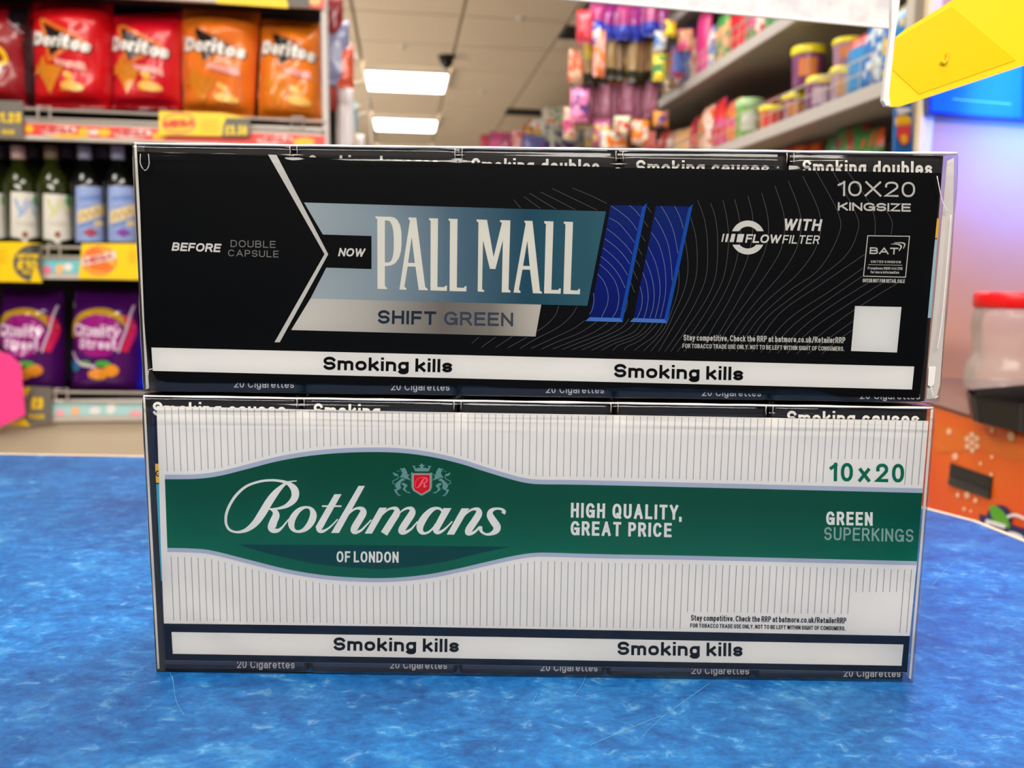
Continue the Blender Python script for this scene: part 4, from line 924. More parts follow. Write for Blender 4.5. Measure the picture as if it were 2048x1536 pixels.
strip(806, 804, 100, 300, 26, (176, 224, 224), [((248, 176, 186), [(120, 20, 10, 7, 0), (272, 22, 14, 6, 0)]), ((250, 196, 150), [(150, 17, 9, 9, .4)]), ((236, 240, 238), [(190, 16, 12, 8, 0), (222, 12, 9, 12, .3)])], 'edge_strip')
# wire guards with square loops
M_wire = mat((200, 194, 186), .3, .4)
def guard(ya, yb, x0, x1, loops):
    bm = bmesh.new()
    tube(bm, [PV(x0, ya, VF - .005), PV(x1, yb, VF - .005)], .003)
    tube(bm, [PV(x0, ya + 19, VF - .005), PV(x1, yb + 19, VF - .005)], .0028)
    for x in loops:
        y = lerp(ya, yb, (x - x0) / (x1 - x0))
        q = [PV(x + a, y + b_, VF - .009) for a, b_ in ((-12, -6), (12, -6), (12, 18), (-12, 18), (-12, -6))]
        tube(bm, q, .003)
    return bmobj('wire_guard', bm, M_wire, gon)
guard(217, 243, 45, 650, (88, 595)); guard(494, 496, -30, 300, (108,)); guard(783, 786, 45, 300, (123,))

# price tickets (things clipped on the rails)
def ticket(px, col, label, v=VF - .012, name='price_ticket', cat='price ticket', grp='price tickets on the left shelving'):
    pts = [PV(a, b_, v) for a, b_ in px]; c = sum(pts, Vector()) / len(pts)
    t = empty(name, c, label, cat, grp)
    slab('ticket_card', pts, A * .002, mat(col, .4), t); return t
Yl, Gy, Dg = (252, 212, 10), (112, 108, 100), (92, 90, 86)
def tprint(t, col, fn, v=VF - .0135, name='ticket_print'):
    ik = Ink(); fn(ik); ik.build(name, mat(col, .4), t, rpx(v))
t = ticket([(-30, 200), (46, 202), (46, 278), (-30, 274)], Gy, 'grey price ticket with yellow 1.25 figures below the cut-off crisp bag')
tprint(t, (250, 210, 20), lambda k: (k.text('£1.25', -14, 244, 42, 246, 20, 4.4, sp=.1), k.text('EACH', 4, 268, 28, 269, 9, 2.2)))
t = ticket([(318, 222), (445, 226), (500, 236), (500, 272), (446, 272), (318, 270)], Yl, 'yellow price ticket with round red badge under the orange crisp bags')
tprint(t, (92, 90, 80), lambda k: k.poly([(452, 236), (500, 236), (500, 273), (444, 273), (446, 252)]))
tprint(t, (240, 208, 20), lambda k: (k.text('£3.50', 450, 270, 494, 271, 20, 4, sp=.1),), VF - .015)
tprint(t, (240, 140, 90), lambda k: k.stroke(arc(358, 246, 32, 20, 0, 360, 24, 2), 3.5))
tprint(t, (226, 60, 40), lambda k: k.text('MEGA', 326, 254, 388, 252, 14, 4, .2, sp=.06), VF - .015)
tprint(t, (250, 190, 30), lambda k: k.blob(354, 262, 24, 5))
tprint(t, (226, 190, 20), lambda k: [k.stroke([(400, 240 + i * 7), (438, 241 + i * 7)], 2) for i in range(4)])
t = ticket([(-60, 484), (48, 484), (84, 488), (84, 565), (38, 564), (-60, 562)], Yl, 'yellow and grey price ticket reading 10 pounds under the wine bottles')
tprint(t, Dg, lambda k: k.poly(arc(72, 526, 46, 38, 105, 255, 14, 2) + [(84, 564), (84, 488)]))
tprint(t, (244, 208, 20), lambda k: (k.text('ANY 2 FOR', 34, 516, 76, 517, 9, 2.4), k.text('£10', 34, 538, 74, 540, 19, 4.6, sp=.1), k.text('ONLY', 44, 548, 66, 549, 7, 1.8)), VF - .015)
tprint(t, (222, 186, 20), lambda k: [k.stroke([(-40, 500 + i * 8), (14, 500 + i * 8)], 2) for i in range(4)])
t = ticket([(164, 487), (300, 487), (300, 560), (157, 557)], Yl, 'yellow price ticket with round red and white badge under the blue-labelled bottles')
tprint(t, (240, 120, 90), lambda k: k.stroke(arc(198, 521, 33, 27, 0, 360, 24, 2), 4))
tprint(t, (244, 120, 40), lambda k: (k.blob(190, 506, 20, 8), k.blob(200, 532, 24, 10)))
tprint(t, (242, 228, 216), lambda k: k.poly([(163, 516), (230, 502), (232, 518), (164, 532)]), VF - .015)
tprint(t, (214, 60, 60), lambda k: k.text('MEGA', 168, 528, 226, 516, 11, 2.6, .2, sp=.06), VF - .016)
tprint(t, (224, 188, 20), lambda k: [k.stroke([(256, 503 + i * 7), (274, 504 + i * 7)], 2.4) for i in range(4)])
t = ticket([(44, 772), (104, 775), (103, 846), (48, 850)], Gy, 'grey price ticket with yellow 3 pound figure under the purple sweet bags')
tprint(t, (244, 206, 20), lambda k: (k.text('£3', 62, 818, 86, 819, 24, 5.5, sp=.1), k.text('EACH', 58, 837, 88, 838, 9, 2.4), k.poly([(45, 774), (62, 775), (50, 796)]), k.poly([(10, 850), (50, 836), (60, 852)])))
t = ticket([(432, -40), (562, -40), (577, 13), (575, 16), (432, 6)], Yl, 'yellow price ticket cut off by the top edge of the frame')
tprint(t, (92, 90, 80), lambda k: k.poly([(562, -40), (620, -40), (620, 14), (578, 14)]))
t = ticket([(608, -40), (648, -40), (648, 17), (612, 14)], (236, 96, 80), 'red and orange ticket beside the top of the shelf upright')
tprint(t, (250, 190, 120), lambda k: k.blob(630, 2, 12, 8))
t = ticket([(-60, 640), (0, 703), (20, 710), (42, 729), (50, 830), (0, 854), (-60, 860)], (252, 70, 150), 'bright pink pointed card at the left edge of the frame', VF - .05, 'shelf_flag', 'card', None)

# soft bags ---------------------------------------------------------
def bag(name, label, cat, grp, quad, v, thick, col, prints, seed, rough=.3, crimp=.06, shoulder=.18):
    TL, TR, BR, BL = quad
    def q(s, t): return lerp(lerp(TL[0], TR[0], s), lerp(BL[0], BR[0], s), t), lerp(lerp(TL[1], TR[1], s), lerp(BL[1], BR[1], s), t)
    def bul(s, t):
        s = min(max(s, 0), 1); t = min(max(t, 0), 1)
        a = max(0, 1 - abs(2 * s - 1) ** 2.6) ** .6; b_ = min(1, max(0, (t - crimp)) / shoulder) ** .6 * min(1, max(0, (1 - t)) / .1) ** .5
        n_ = noise.noise(Vector((s * 3, t * 4, seed))) * .22 + noise.noise(Vector((s * 7 + t * 4, t * 3, seed + 5))) * .10
        return thick * (a * b_ * (1 + n_) + .02 + .03 * noise.noise(Vector((s * 9, t * 9, seed))))
    def surf(x, y, e=.0015):
        t = (y - lerp(TL[1], TR[1], .5)) / (lerp(BL[1], BR[1], .5) - lerp(TL[1], TR[1], .5))
        for _ in range(3):
            xl_, xr_ = lerp(TL[0], BL[0], t), lerp(TR[0], BR[0], t); s = (x - xl_) / (xr_ - xl_)
            yt, yb = lerp(TL[1], TR[1], s), lerp(BL[1], BR[1], s); t = (y - yt) / (yb - yt)
        return PV(x, y, v) - A * (bul(s, t) + e)
    NU, NV = 16, 22; vs = []; fs = []
    for side in (0, 1):
        for j in range(NV + 1):
            for i in range(NU + 1):
                s, t = i / NU, j / NV; x, y = q(s, t); x += 1.6 * noise.noise(Vector((t * 6, seed, 0)))
                p = PV(x, y, v); vs.append(p - A * bul(s, t) if side == 0 else p + A * bul(s, t) * .7)
    W = NU + 1; H = (NU + 1) * (NV + 1)
    for side in (0, 1):
        for j in range(NV):
            for i in range(NU):
                a = side * H + j * W + i; f = (a, a + 1, a + 1 + W, a + W); fs.append(f if side else f[::-1])
    for j in range(NV):
        for i in (0, NU):
            a = j * W + i; fs.append((a, a + W, a + W + H, a + H))
    for i in range(NU):
        for j in (0, NV):
            a = j * W + i; fs.append((a, a + 1, a + 1 + H, a + H))
    base = PV((BL[0] + BR[0]) / 2, (BL[1] + BR[1]) / 2, v)
    t = empty(name, base, label, cat, grp)
    meshobj('bag_body', vs, fs, mat(col, rough, coat=.3), t, True)
    for k, (pc, fn) in enumerate(prints):
        ik = Ink(); fn(ik); ik.build('bag_lettering' if 'txt' in getattr(fn, '__name__', '') else 'bag_print', mat(pc, rough, coat=.3), t, lambda x, y, k=k: surf(x, y, .0012 + .0005 * k), 9)
    return t
def tortilla(x0, x1, yt, yb, name_y, body, label, seed, quad, word, dark):
    w = x1 - x0
    def tri(k):
        cx_, cy_ = x0 + w * .4, name_y - 2
        k.stroke([(cx_ - w * .22, cy_ - 40), (cx_ + w * .42, cy_ + 4), (cx_ - w * .04, cy_ + 44), (cx_ - w * .22, cy_ - 40)], 7)
    def blk(k): k.poly([(x0 + w * .2, name_y - 34), (x0 + w * .76, name_y + 4), (x0 + w * .36, name_y + 34)])
    def nb(k): k.text(word, x0 + 4, name_y + 10, x1 - 8, name_y + 29, 29, 10.5, sp=.03)
    def nm_(k): k.text(word, x0 + 6, name_y + 8, x1 - 10, name_y + 27, 27, 7.5, sp=.06)
    def chips(k):
        k.poly([(x0 + 12, yb - 78), (x0 + w * .55, yb - 72), (x0 + w * .34, yb - 20)]); k.poly([(x0 + w * .5, yb - 26), (x0 + w * .62, yb - 66), (x0 + w * .82, yb - 24)]); k.poly([(x0 + 8, yb - 60), (x0 + 34, yb - 96), (x0 + 44, yb - 62)])
    def chips2(k): k.blob(x0 + w * .68, yb - 34, 24, 9, .2); k.blob(x0 + w * .62, yb - 56, 12, 6, .5)
    def sm(k): k.poly([(x0 + w * .44, name_y + 40), (x0 + w * .86, name_y + 46), (x0 + w * .88, name_y + 62), (x0 + w * .46, name_y + 50)])
    return bag('crisp_bag', label, 'crisps', 'bags of tortilla crisps', quad, VF + .1, .06, body, [((22, 16, 18), blk), ((222, 120, 40), tri), (dark, nb), ((238, 236, 230), nm_), ((226, 136, 26), chips), ((248, 196, 96), chips2), ((244, 170, 160), sm)], seed)
tortilla(76, 206, 0, 218, 92, (216, 12, 26), 'tall red tortilla crisp bag with a folded shiny front, left of the other red one', 2.1, ((66, 4), (226, 0), (224, 218), (72, 216)), 'Doritos', (60, 20, 24))
tortilla(228, 356, 30, 218, 102, (214, 12, 36), 'red tortilla crisp bag standing right of the taller red one', 4.4, ((228, 30), (366, 24), (364, 220), (226, 218)), 'Doritos', (60, 20, 24))
tortilla(370, 506, 20, 240, 102, (240, 124, 30), 'orange tortilla crisp bag with pinched top corner beside the red bags', 6.7, ((366, 18), (522, 22), (508, 238), (368, 228)), 'Doritos', (60, 30, 20))
tortilla(522, 642, 36, 246, 108, (240, 130, 28), 'orange tortilla crisp bag next to the shelf upright', 8.9, ((524, 38), (644, 46), (644, 248), (516, 240)), 'Doritos', (60, 30, 20))
bag('crisp_bag', 'dark red and black crisp bag with yellow lettering, cut off by the left edge', 'crisps', 'bags of tortilla crisps', ((-90, 8), (62, 8), (66, 216), (-90, 210)), VF + .1, .05, (150, 14, 26),
    [((24, 18, 22), lambda k: (k.poly([(20, 12), (60, 12), (64, 86), (34, 62)]), k.poly([(54, 90), (66, 60), (66, 214), (60, 214)]))), ((248, 196, 14), lambda k: (k.stroke([(-30, 120), (0, 105), (20, 110), (28, 130), (10, 138), (-20, 128)], 9, smooth=4), k.poly([(-60, 160), (18, 158), (8, 205), (-60, 205)]))), ((236, 232, 226), lambda k: k.text('s', -2, 158, 20, 160, 32, 7)), ((226, 140, 150), lambda k: (k.stroke([(6, 60), (10, 90)], 5), k.stroke([(30, 50), (56, 74)], 2)))], 1.2)
for (x0, x1, sd, lb) in ((2, 132, 3.1, 'purple sweet bag with white script lettering behind the pink card'), (146, 284, 5.2, 'purple sweet bag with white script lettering next to the cartons')):
    w = x1 - x0
    def lt(k, x0=x0, w=w):
        k.text('Quality', x0 + 16, 668, x0 + w - 28, 672, 24, 4.4, .08, sp=.06); k.text('Street', x0 + 30, 692, x0 + w - 34, 695, 20, 4.2, sp=.08); k.stroke([(x0 + 20, 646), (x0 + 40, 650), (x0 + 70, 658), (x0 + 100, 650)], 3, smooth=4)
    bag('sweet_bag', lb, 'sweets', 'purple sweet bags on the left shelf', ((x0 + 4, 574), (x1 - 4, 578), (x1, 784), (x0 - 2, 784)), VF + .1, .06, (74, 16, 98),
        [((190, 150, 30), lambda k, x0=x0, w=w: k.stroke(arc(x0 + w * .5, 668, w * .42, 48, 175, 345, 16, 2), 12)), ((214, 30, 90), lambda k, x0=x0, w=w: k.stroke([(x0 + w * .86, 630), (x0 + w * .92, 660), (x0 + w * .84, 700)], 12, smooth=4)), ((156, 14, 132), lambda k, x0=x0, w=w: k.blob(x0 + w * .5, 668, w * .34, 42)),
         ((232, 208, 236), lt), ((236, 150, 40), lambda k, x0=x0, w=w: (k.blob(x0 + w * .5, 742, 20, 11), k.blob(x0 + w * .68, 735, 15, 12))), ((80, 170, 60), lambda k, x0=x0, w=w: (k.blob(x0 + w * .56, 722, 16, 6), k.blob(x0 + w * .3, 722, 12, 6))), ((40, 120, 170), lambda k, x0=x0, w=w: k.blob(x0 + w * .16, 725, 12, 12)),
         ((226, 200, 226), lambda k, x0=x0, w=w: (k.stroke([(x0 + w * .1, 700), (x0 + w * .26, 722), (x0 + w * .46, 728)], 5, smooth=4), k.stroke([(x0 + w * .93, 610), (x0 + w * .86, 660), (x0 + w * .78, 700)], 3.5)))], sd, rough=.2)
bag('sweet_bag', 'plain deep blue bag mostly hidden behind the left end of the cartons', 'sweets', None, ((276, 640), (360, 640), (360, 786), (272, 786)), VF + .12, .05, (8, 24, 190), [], 7.7)

# wine bottles ------------------------------------------------------
def bottle(cx, label, glass, cap_c, lab_c, y_lt, y_lb, prints, grp, v=VF + .08, capw=1.0, back=False, shape='card'):
    c = PV(cx, 519, v); c.z = Z2
    r = .036
    s = .0; H = PV(cx, 292, v).z - Z2
    t = empty('wine_bottle', c, label, 'bottle', grp)
    lathe('glass', c, [(r * .9, .001), (r, .006), (r, H * .62), (r * .92, H * .7), (r * .6, H * .78), (r * .4, H * .83), (r * .36, H * .9)], glass, t)
    lathe('cap', c, [(r * .37, H * .88), (r * .42, H * .885), (r * .42, H * .995), (r * .38, H)], mat(cap_c, .35), t)
    if not lab_c: return t
    nrm = (ORG + Z * 0 - Vector((c.x, c.y, 0))).normalized(); side = Vector((-nrm.y, nrm.x, 0))
    def srf(e):
        def f(x, y):
            p = PV(x, y, v); d = (p - c).dot(side) ; k = max(-.999, min(.999, d / (r + e)))
            return Vector((c.x, c.y, 0)) + side * (r + e) * k + nrm * (r + e) * sqrt(1 - k * k) + Z * p.z
        return f
    ik = Ink(); w = 28
    if shape == 'card': ik.poly([(cx - w, y_lt), (cx + w, y_lt + 2), (cx + w, y_lb - 4), (cx + 8, y_lb), (cx, y_lb + 8), (cx - 8, y_lb), (cx - w, y_lb - 4)])
    else: ik.poly([(cx - w - 1, y_lt), (cx + w + 1, y_lt), (cx + w + 1, y_lb), (cx - w - 1, y_lb)])
    lo2 = ik.build('label', mat(lab_c, .5), t, srf(.0006), 8)
    for k, (pc, fn) in enumerate(prints):
        k2 = Ink(); fn(k2, cx); k2.build('label_print', mat(pc, .5), lo2, srf(.0012 + .0005 * k), 6)
    return t
M_og = mat((38, 46, 10), .12, coat=.5); M_dg = mat((10, 12, 10), .1, coat=.5)
def vy(col): return (col, lambda k, cx: (k.stroke([(cx - 20, 400), (cx - 6, 432)], 6), k.stroke([(cx + 4, 400), (cx - 14, 438)], 4), k.stroke([(cx - 4, 430), (cx + 12, 402), (cx + 18, 432)], 4)))
dot = ((150, 90, 30), lambda k, cx: k.blob(cx, 470, 6, 6)); wl2 = ((206, 200, 186), lambda k, cx: (k.stroke([(cx - 20, 446), (cx + 22, 448)], 2), k.stroke([(cx - 16, 451), (cx + 18, 452)], 1.4)))
rnd = ((90, 170, 110), lambda k, cx: k.blob(cx + 24, 402, 8, 11))
bottle(-14, 'white-labelled green wine bottle cut off by the left edge', M_og, (60, 60, 58), (228, 226, 216), 386, 478, [rnd], 'wine bottles on the left shelf')
bottle(50, 'green wine bottle, white label with blue initials and pink cap', M_og, (206, 176, 176), (228, 226, 216), 386, 478, [vy((150, 180, 224)), wl2, dot, rnd], 'wine bottles on the left shelf')
bottle(115, 'green wine bottle, white label with yellow-green initials', M_og, (120, 104, 84), (228, 226, 216), 390, 482, [vy((210, 216, 150)), wl2, dot, rnd], 'wine bottles on the left shelf')
for cx, dc2, lb in ((181, (176, 60, 90), 'dark wine bottle, pale blue label with red diamond'), (246, (130, 60, 170), 'dark wine bottle, pale blue label with violet diamond')):
    bottle(cx, lb, M_dg, (150, 156, 190), (150, 172, 224), 375, 484, [((112, 146, 208), lambda k, cx: (k.blob(cx, 398, 24, 6, -.1), k.blob(cx + 6, 418, 22, 5, .1), k.blob(cx, 448, 24, 4, -.3))), ((228, 208, 160), lambda k, cx: (k.poly([(cx - 26, 424), (cx + 26, 408), (cx + 26, 432), (cx - 26, 450)]), k.blob(cx + 16, 448, 10, 6))), ((180, 150, 96), lambda k, cx: k.text('SUNSET', cx - 22, 444, cx + 22, 428, 15, 2.6, .1) if False else k.stroke([(cx - 20, 440), (cx - 14, 428), (cx - 8, 438), (cx - 2, 424), (cx + 6, 434), (cx + 12, 420), (cx + 20, 428)], 2.4)), (dc2, lambda k, cx: k.poly([(cx - 16, 466), (cx, 457), (cx + 16, 466), (cx, 475)]))], 'wine bottles on the left shelf', shape='full')
    cpt = [o_ for o_ in COL.objects][-1]
for cx, lb in ((20, 'dark wine bottle in the second row behind the white labels'), (82, 'dark wine bottle in the second row between the two white labels'), (148, 'dark wine bottle in the second row left of the blue labels'), (214, 'dark wine bottle in the second row between the blue labels')):
    bottle(cx, lb, M_dg if cx > 130 else M_og, (88, 80, 96), None, 0, 0, [], 'second row of wine bottles', v=VF + .18)

# hanging clip strips beside the upright ----------------------------
def hang_bag(name, label, cat, grp, c, w, h, d, col, dirx, seed, band=None, rough=.3, pleat=0):
    """soft pouch hung from its top edge; c top centre, dirx width axis"""
    nrm = dirx.cross(Z).normalized(); NU, NV = 12, 10; vs, fs = [], []
    for side in (1, -1):
        for j in range(NV + 1):
            for i in range(NU + 1):
                s, t = i / NU, j / NV; x = (s - .5) * w * (1 - .12 * sin(pi * t) * 0 + .06 * noise.noise(Vector((t * 4, seed, 1))))
                bb = d / 2 * (max(0, 1 - abs(2 * s - 1) ** 3) ** .6) * (min(1, t / .25) ** .7) * (min(1, (1 - t) / .12) ** .5) * (1 + .3 * noise.noise(Vector((s * 4, t * 4, seed))))
                if pleat: bb *= 1 + .5 * sin(s * pleat * pi)
                vs.append(c + dirx * x - Z * h * t + nrm * side * (bb + .0006))
    W = NU + 1; H = W * (NV + 1)
    for side in (0, 1):
        for j in range(NV):
            for i in range(NU):
                a = side * H + j * W + i; f = (a, a + 1, a + 1 + W, a + W); fs.append(f if side else f[::-1])
    for j in range(NV):
        for i in (0, NU): a = j * W + i; fs.append((a, a + W, a + W + H, a + H))
    for i in range(NU):
        for j in (0, NV): a = j * W + i; fs.append((a, a + 1, a + 1 + H, a + H))
    mats = [mat(col, rough, coat=.3)] + ([mat(band[0], rough, coat=.3)] if band else [])
    t = empty(name, c - Z * h, label, cat, grp)
    o = meshobj('pouch', vs, fs, mats, t, True)
    if band:
        for p in o.data.polygons:
            zz = (c.z - p.center.z) / h
            if band[1] < zz < band[2] or (band[2] < .9 and band[1] > .1 and abs(noise.noise(p.center * 38 + Vector((seed, 0, 0)))) > .22): p.material_index = 1
            if band[2] < .9 and band[1] > .1 and noise.noise(p.center * 30 + Vector((0, seed, 0))) > .12: p.material_index = 0
    return t
side_items = [(668, 40, (120, 126, 160), .15, .07, 'grey'), (672, 75, (104, 100, 104), .12, .06, 'dark grey'), (668, 128, (222, 96, 92), .12, .05, 'coral'), (672, 178, (226, 130, 140), .1, .05, 'pink'), (668, 245, (222, 84, 40), .1, .05, 'orange'), (690, 90, (206, 80, 50), .1, .04, 'rust'), (690, 170, (230, 228, 232), .18, .04, 'white'), (704, 205, (110, 180, 200), .08, .03, 'light blue'), (700, 262, (226, 190, 60), .05, .04, 'yellow'), (715, 268, (232, 226, 230), .05, .04, 'white and grey'), (664, -10, (130, 20, 30), .1, .05, 'dark red')]
for k, (px, py, col, h, w, cn) in enumerate(side_items):
    v = 2.1 + .12 * (k % 5)
    c = PV(px, py, v)
    hang_bag('snack_pouch', '%s snack pouch %s on the left shelving side' % (cn, ('at the top', 'at the upper part', 'in the middle', 'in the middle, lower', 'at the bottom', 'beside the strip', 'nearest the ceiling light', 'above the farther light', 'lowest, beside the farther light', 'lowest and rightmost', 'cut by the top edge')[k]), 'snack pouch', 'snack pouches on the clip strips', c, w, h, .03, col, L, k * 1.7)
t = empty('clip_strip', PV(690, 60, 2.25), 'clear plastic clip strip with hooks hanging from the left shelving side', 'clip strip')
bm = bmesh.new()
tube(bm, [PV(a, b_, 2.25) for a, b_ in ((655, 25), (668, 35), (690, 70), (712, 122))], .006); bmobj('strip_arm', bm, mat((226, 214, 208), .3), t)
for (a, b_, w) in ((690, 146, 30), (712, 168, 28), (716, 216, 14), (724, 230, 20), (694, 262, 30)):
    bm = bmesh.new(); tube(bm, [PV(a - w / 2, b_ + 2, 2.3), PV(a + w / 2, b_ - 3, 2.3)], .005); bmobj('strip_hook', bm, mat((232, 222, 200), .3), t)
bm = bmesh.new(); tube(bm, [PV(735, 180, 2.3), PV(744, 292, 2.3)], .002); tube(bm, [PV(700, 160, 2.3), PV(712, 292, 2.3)], .003); bmobj('strip_line', bm, mat((230, 224, 216), .3), t)

# ================================================================== RIGHT AISLE SHELVING
UF = 1.1
vN, vE = uvz(PU(1800, 200, UF))[1], 8.5
gr = empty('shelving_unit', room(UF + .2, 3, FLOOR), 'long grey shelving run down the right side of the aisle, filled with sweets and jars', 'shelving')
M_sg = mat((184, 180, 176), .4, .1); M_sgd = mat((150, 142, 130), .6)
box('back_panel', rbox(UF + .42, UF + .46, vN, vE, FLOOR, 1.45), mat((128, 118, 106), .7), gr)
box('end_panel', rbox(UF, UF + .46, vN - .03, vN, FLOOR, 1.45), mat((196, 190, 176), .5), gr)
zM = uvz(PU(1769, 160, UF))[2]; zU = uvz(PU(1500, 78, UF))[2]; zLo = zM - .3; zB = zM - .62; zT = zU + .3
for z_, th in ((zM, .034), (zU, .034), (zLo, .034), (zB, .034), (zT, .034)):
    box('shelf', rbox(UF + .012, UF + .42, vN, vE, z_ - .03, z_ - .002), M_sgd, gr)
    box('price_rail', rbox(UF, UF + .012, vN, vE, z_ - th, z_ + .002), M_sg, gr, .002)
for z_ in (zM, zU):
    bm = bmesh.new(); tube(bm, [room(UF + .006, vN, z_ + .075), room(UF + .006, vE, z_ + .075)], .0025); tube(bm, [room(UF + .006, vN, z_ + .04), room(UF + .006, vE, z_ + .04)], .0018)
    v = vN + .02
    while v < 5.5: tube(bm, [room(UF + .006, v, z_), room(UF + .006, v, z_ + .075)], .0016, 4); v += .055
    bmobj('wire_guard', bm, M_wire, gr)
random.seed(5)
def vpx(px, u=UF + .06): return uvz(PU(px, 200, u))[1]
def jar_on(px, z, lidc, bodyc, h, label, grp, r=.038, u=UF + .07, lab=(200, 120, 60)):
    v = vpx(px, u); c = room(u, v, z)
    t = empty('sweet_tub', c, label, 'tub', grp)
    lathe('tub_body', c, [(r * .86, .001), (r * .92, .006), (r, h * .78), (r * 1.0, h * .82)], mat(bodyc, .3), t, 20)
    lathe('tub_lid', c, [(r * 1.06, h * .8), (r * 1.08, h * .82), (r * 1.08, h * .96), (r * 1.02, h), (r * .4, h * 1.005)], mat(lidc, .3), t, 20)
    nrm = (ORG - Vector((c.x, c.y, 0))).normalized(); a0 = atan2(nrm.y, nrm.x)
    vs, fs = [], []
    for i in range(9):
        a = a0 + (-.6 + 1.2 * i / 8)
        for f in (.25, .68): rr = (r * (.92 + .08 * f)) + .001; vs.append(c + Vector((rr * cos(a), rr * sin(a), h * f)))
    for i in range(8): fs.append((2 * i, 2 * i + 2, 2 * i + 3, 2 * i + 1))
    meshobj('tub_label', vs, fs, mat(lab, .4), t, True)
    return t
YLD = (240, 222, 40); PUR = (122, 60, 110)
jar_on(1688, zM, YLD, (170, 140, 160), .1, 'yellow-lidded tub nearest the blue bags, lower tier', 'sweet tubs on the right shelving', lab=(206, 150, 100))
jar_on(1640, zM, YLD, PUR, .105, 'yellow-lidded purple tub, lower tier, second from the blue bags', 'sweet tubs on the right shelving', lab=(196, 170, 190))
jar_on(1592, zM, YLD, (150, 90, 120), .09, 'yellow-lidded mauve tub, lower tier, third from the blue bags', 'sweet tubs on the right shelving', lab=(200, 130, 70))
jar_on(1545, zM, YLD, (226, 96, 50), .085, 'yellow-lidded orange tub beside the green tub', 'sweet tubs on the right shelving', lab=(220, 60, 50))
jar_on(1500, zM, (170, 206, 150), (120, 176, 84), .14, 'tall green tub with pale green lid', 'sweet tubs on the right shelving', r=.045, lab=(200, 206, 190))
jar_on(1690, zM + .1, YLD, (160, 120, 150), .07, 'yellow-lidded tub stacked on the one nearest the blue bags', 'sweet tubs on the right shelving')
jar_on(1612, zM + .092, YLD, PUR, .115, 'largest yellow-lidded purple tub, stacked on the upper tier', 'sweet tubs on the right shelving', r=.045, lab=(206, 120, 60))
for k, (px, py, h, w, col, cn, bd) in enumerate([(1716, 40, .15, .10, (40, 140, 206), 'light blue', ((230, 90, 90), .0, .25)), (1752, 50, .17, .11, (20, 120, 200), 'bright blue', ((220, 230, 236), .6, .8)), (1785, 40, .17, .1, (30, 130, 204), 'blue', ((226, 200, 60), .4, .6))]):
    v = vpx(px, UF + .05); c = room(UF + .05, v, zM + h + .003)
    hang_bag('sweet_bag', '%s bag standing %s at the near end of the right shelf' % (cn, ('left', 'in the middle', 'right')[k]), 'sweets', 'blue bags at the near end of the right shelf', c, w, h, .04, col, A, k * 3.3, bd)
rowc = [(206, 30, 34), (226, 120, 30), (190, 24, 40), (230, 190, 60), (160, 30, 60), (240, 220, 210), (60, 140, 70), (212, 60, 130), (90, 60, 130), (206, 160, 110), (236, 90, 40), (70, 120, 190)]
cn_ = ['red', 'orange', 'crimson', 'golden', 'plum', 'cream', 'green', 'magenta', 'violet', 'tan', 'flame orange', 'blue']
used_l = []
ORD = ['first', 'second', 'third', 'fourth', 'fifth', 'sixth', 'seventh', 'eighth', 'ninth', 'tenth']
def brow(z, pxs, seed, lbl, grp, hmin, hmax, u=UF + .05, cols=None):
    random.seed(seed)
    for k, px in enumerate(pxs):
        q = cols[k % len(cols)] if cols else random.randrange(12)
        h = random.uniform(hmin, hmax); v = vpx(px, u); c = room(u + random.uniform(0, .03), v, z + h + .002)
        w = random.uniform(.09, .13)
        b2 = rowc[random.randrange(12)]; lk = lbl % cn_[q]
        if used_l.count(lk): lk = lk.replace(' bag', ' bag, %s of that colour,' % ORD[used_l.count(lk)], 1) if True else lk
        used_l.append(lbl % cn_[q])
        hang_bag('sweet_bag', lk, 'sweets', grp, c, w, h, .045, rowc[q], (A * 1 + L * random.uniform(-.3, .3)).normalized(), seed + k, (b2, .35, .62))
brow(zM, [1565, 1530, 1480], 3, '%s bag behind the tubs on the middle right shelf', 'bags behind the tubs', .17, .2, UF + .2, [2, 0, 2])
brow(zM, [1462, 1440, 1420, 1402, 1386, 1371], 11, '%s bag on the middle right shelf, left of the green tub', 'bags on the middle right shelf', .14, .19, cols=[1, 0, 5, 1, 4, 9])
brow(zM, [1357, 1344, 1332, 1320, 1309, 1299, 1290, 1281, 1272, 1262, 1252, 1243], 12, 'small distant %s bag on the middle right shelf', 'distant bags on the middle right shelf', .13, .2)
brow(zU, [1600, 1570, 1542, 1515], 13, '%s bag high on the upper right shelf', 'bags high on the upper right shelf', .12, .16, cols=[2, 9, 6, 5])
brow(zU, [1490, 1466, 1443, 1422], 21, '%s bag on the upper right shelf beside the wire guard', 'bags on the upper right shelf', .17, .22, cols=[6, 0, 6, 5])
brow(zU, [1403, 1385, 1368, 1352, 1338, 1325], 22, 'farther %s bag on the upper right shelf', 'farther bags on the upper right shelf', .18, .26, cols=[7, 5, 11, 4, 3, 9])
brow(zLo, [1740, 1700, 1660, 1618, 1580, 1545], 31, '%s bag on the lower right shelf, just above the carton', 'bags on the lower right shelf', .235, .262, UF + .12, [6, 6, 6, 0, 0, 3])
brow(zLo, [1500, 1470, 1445, 1420, 1396, 1374, 1354, 1336, 1320], 32, 'dim %s bag on the lower right shelf', 'dim bags on the lower right shelf', .22, .25, UF + .12)
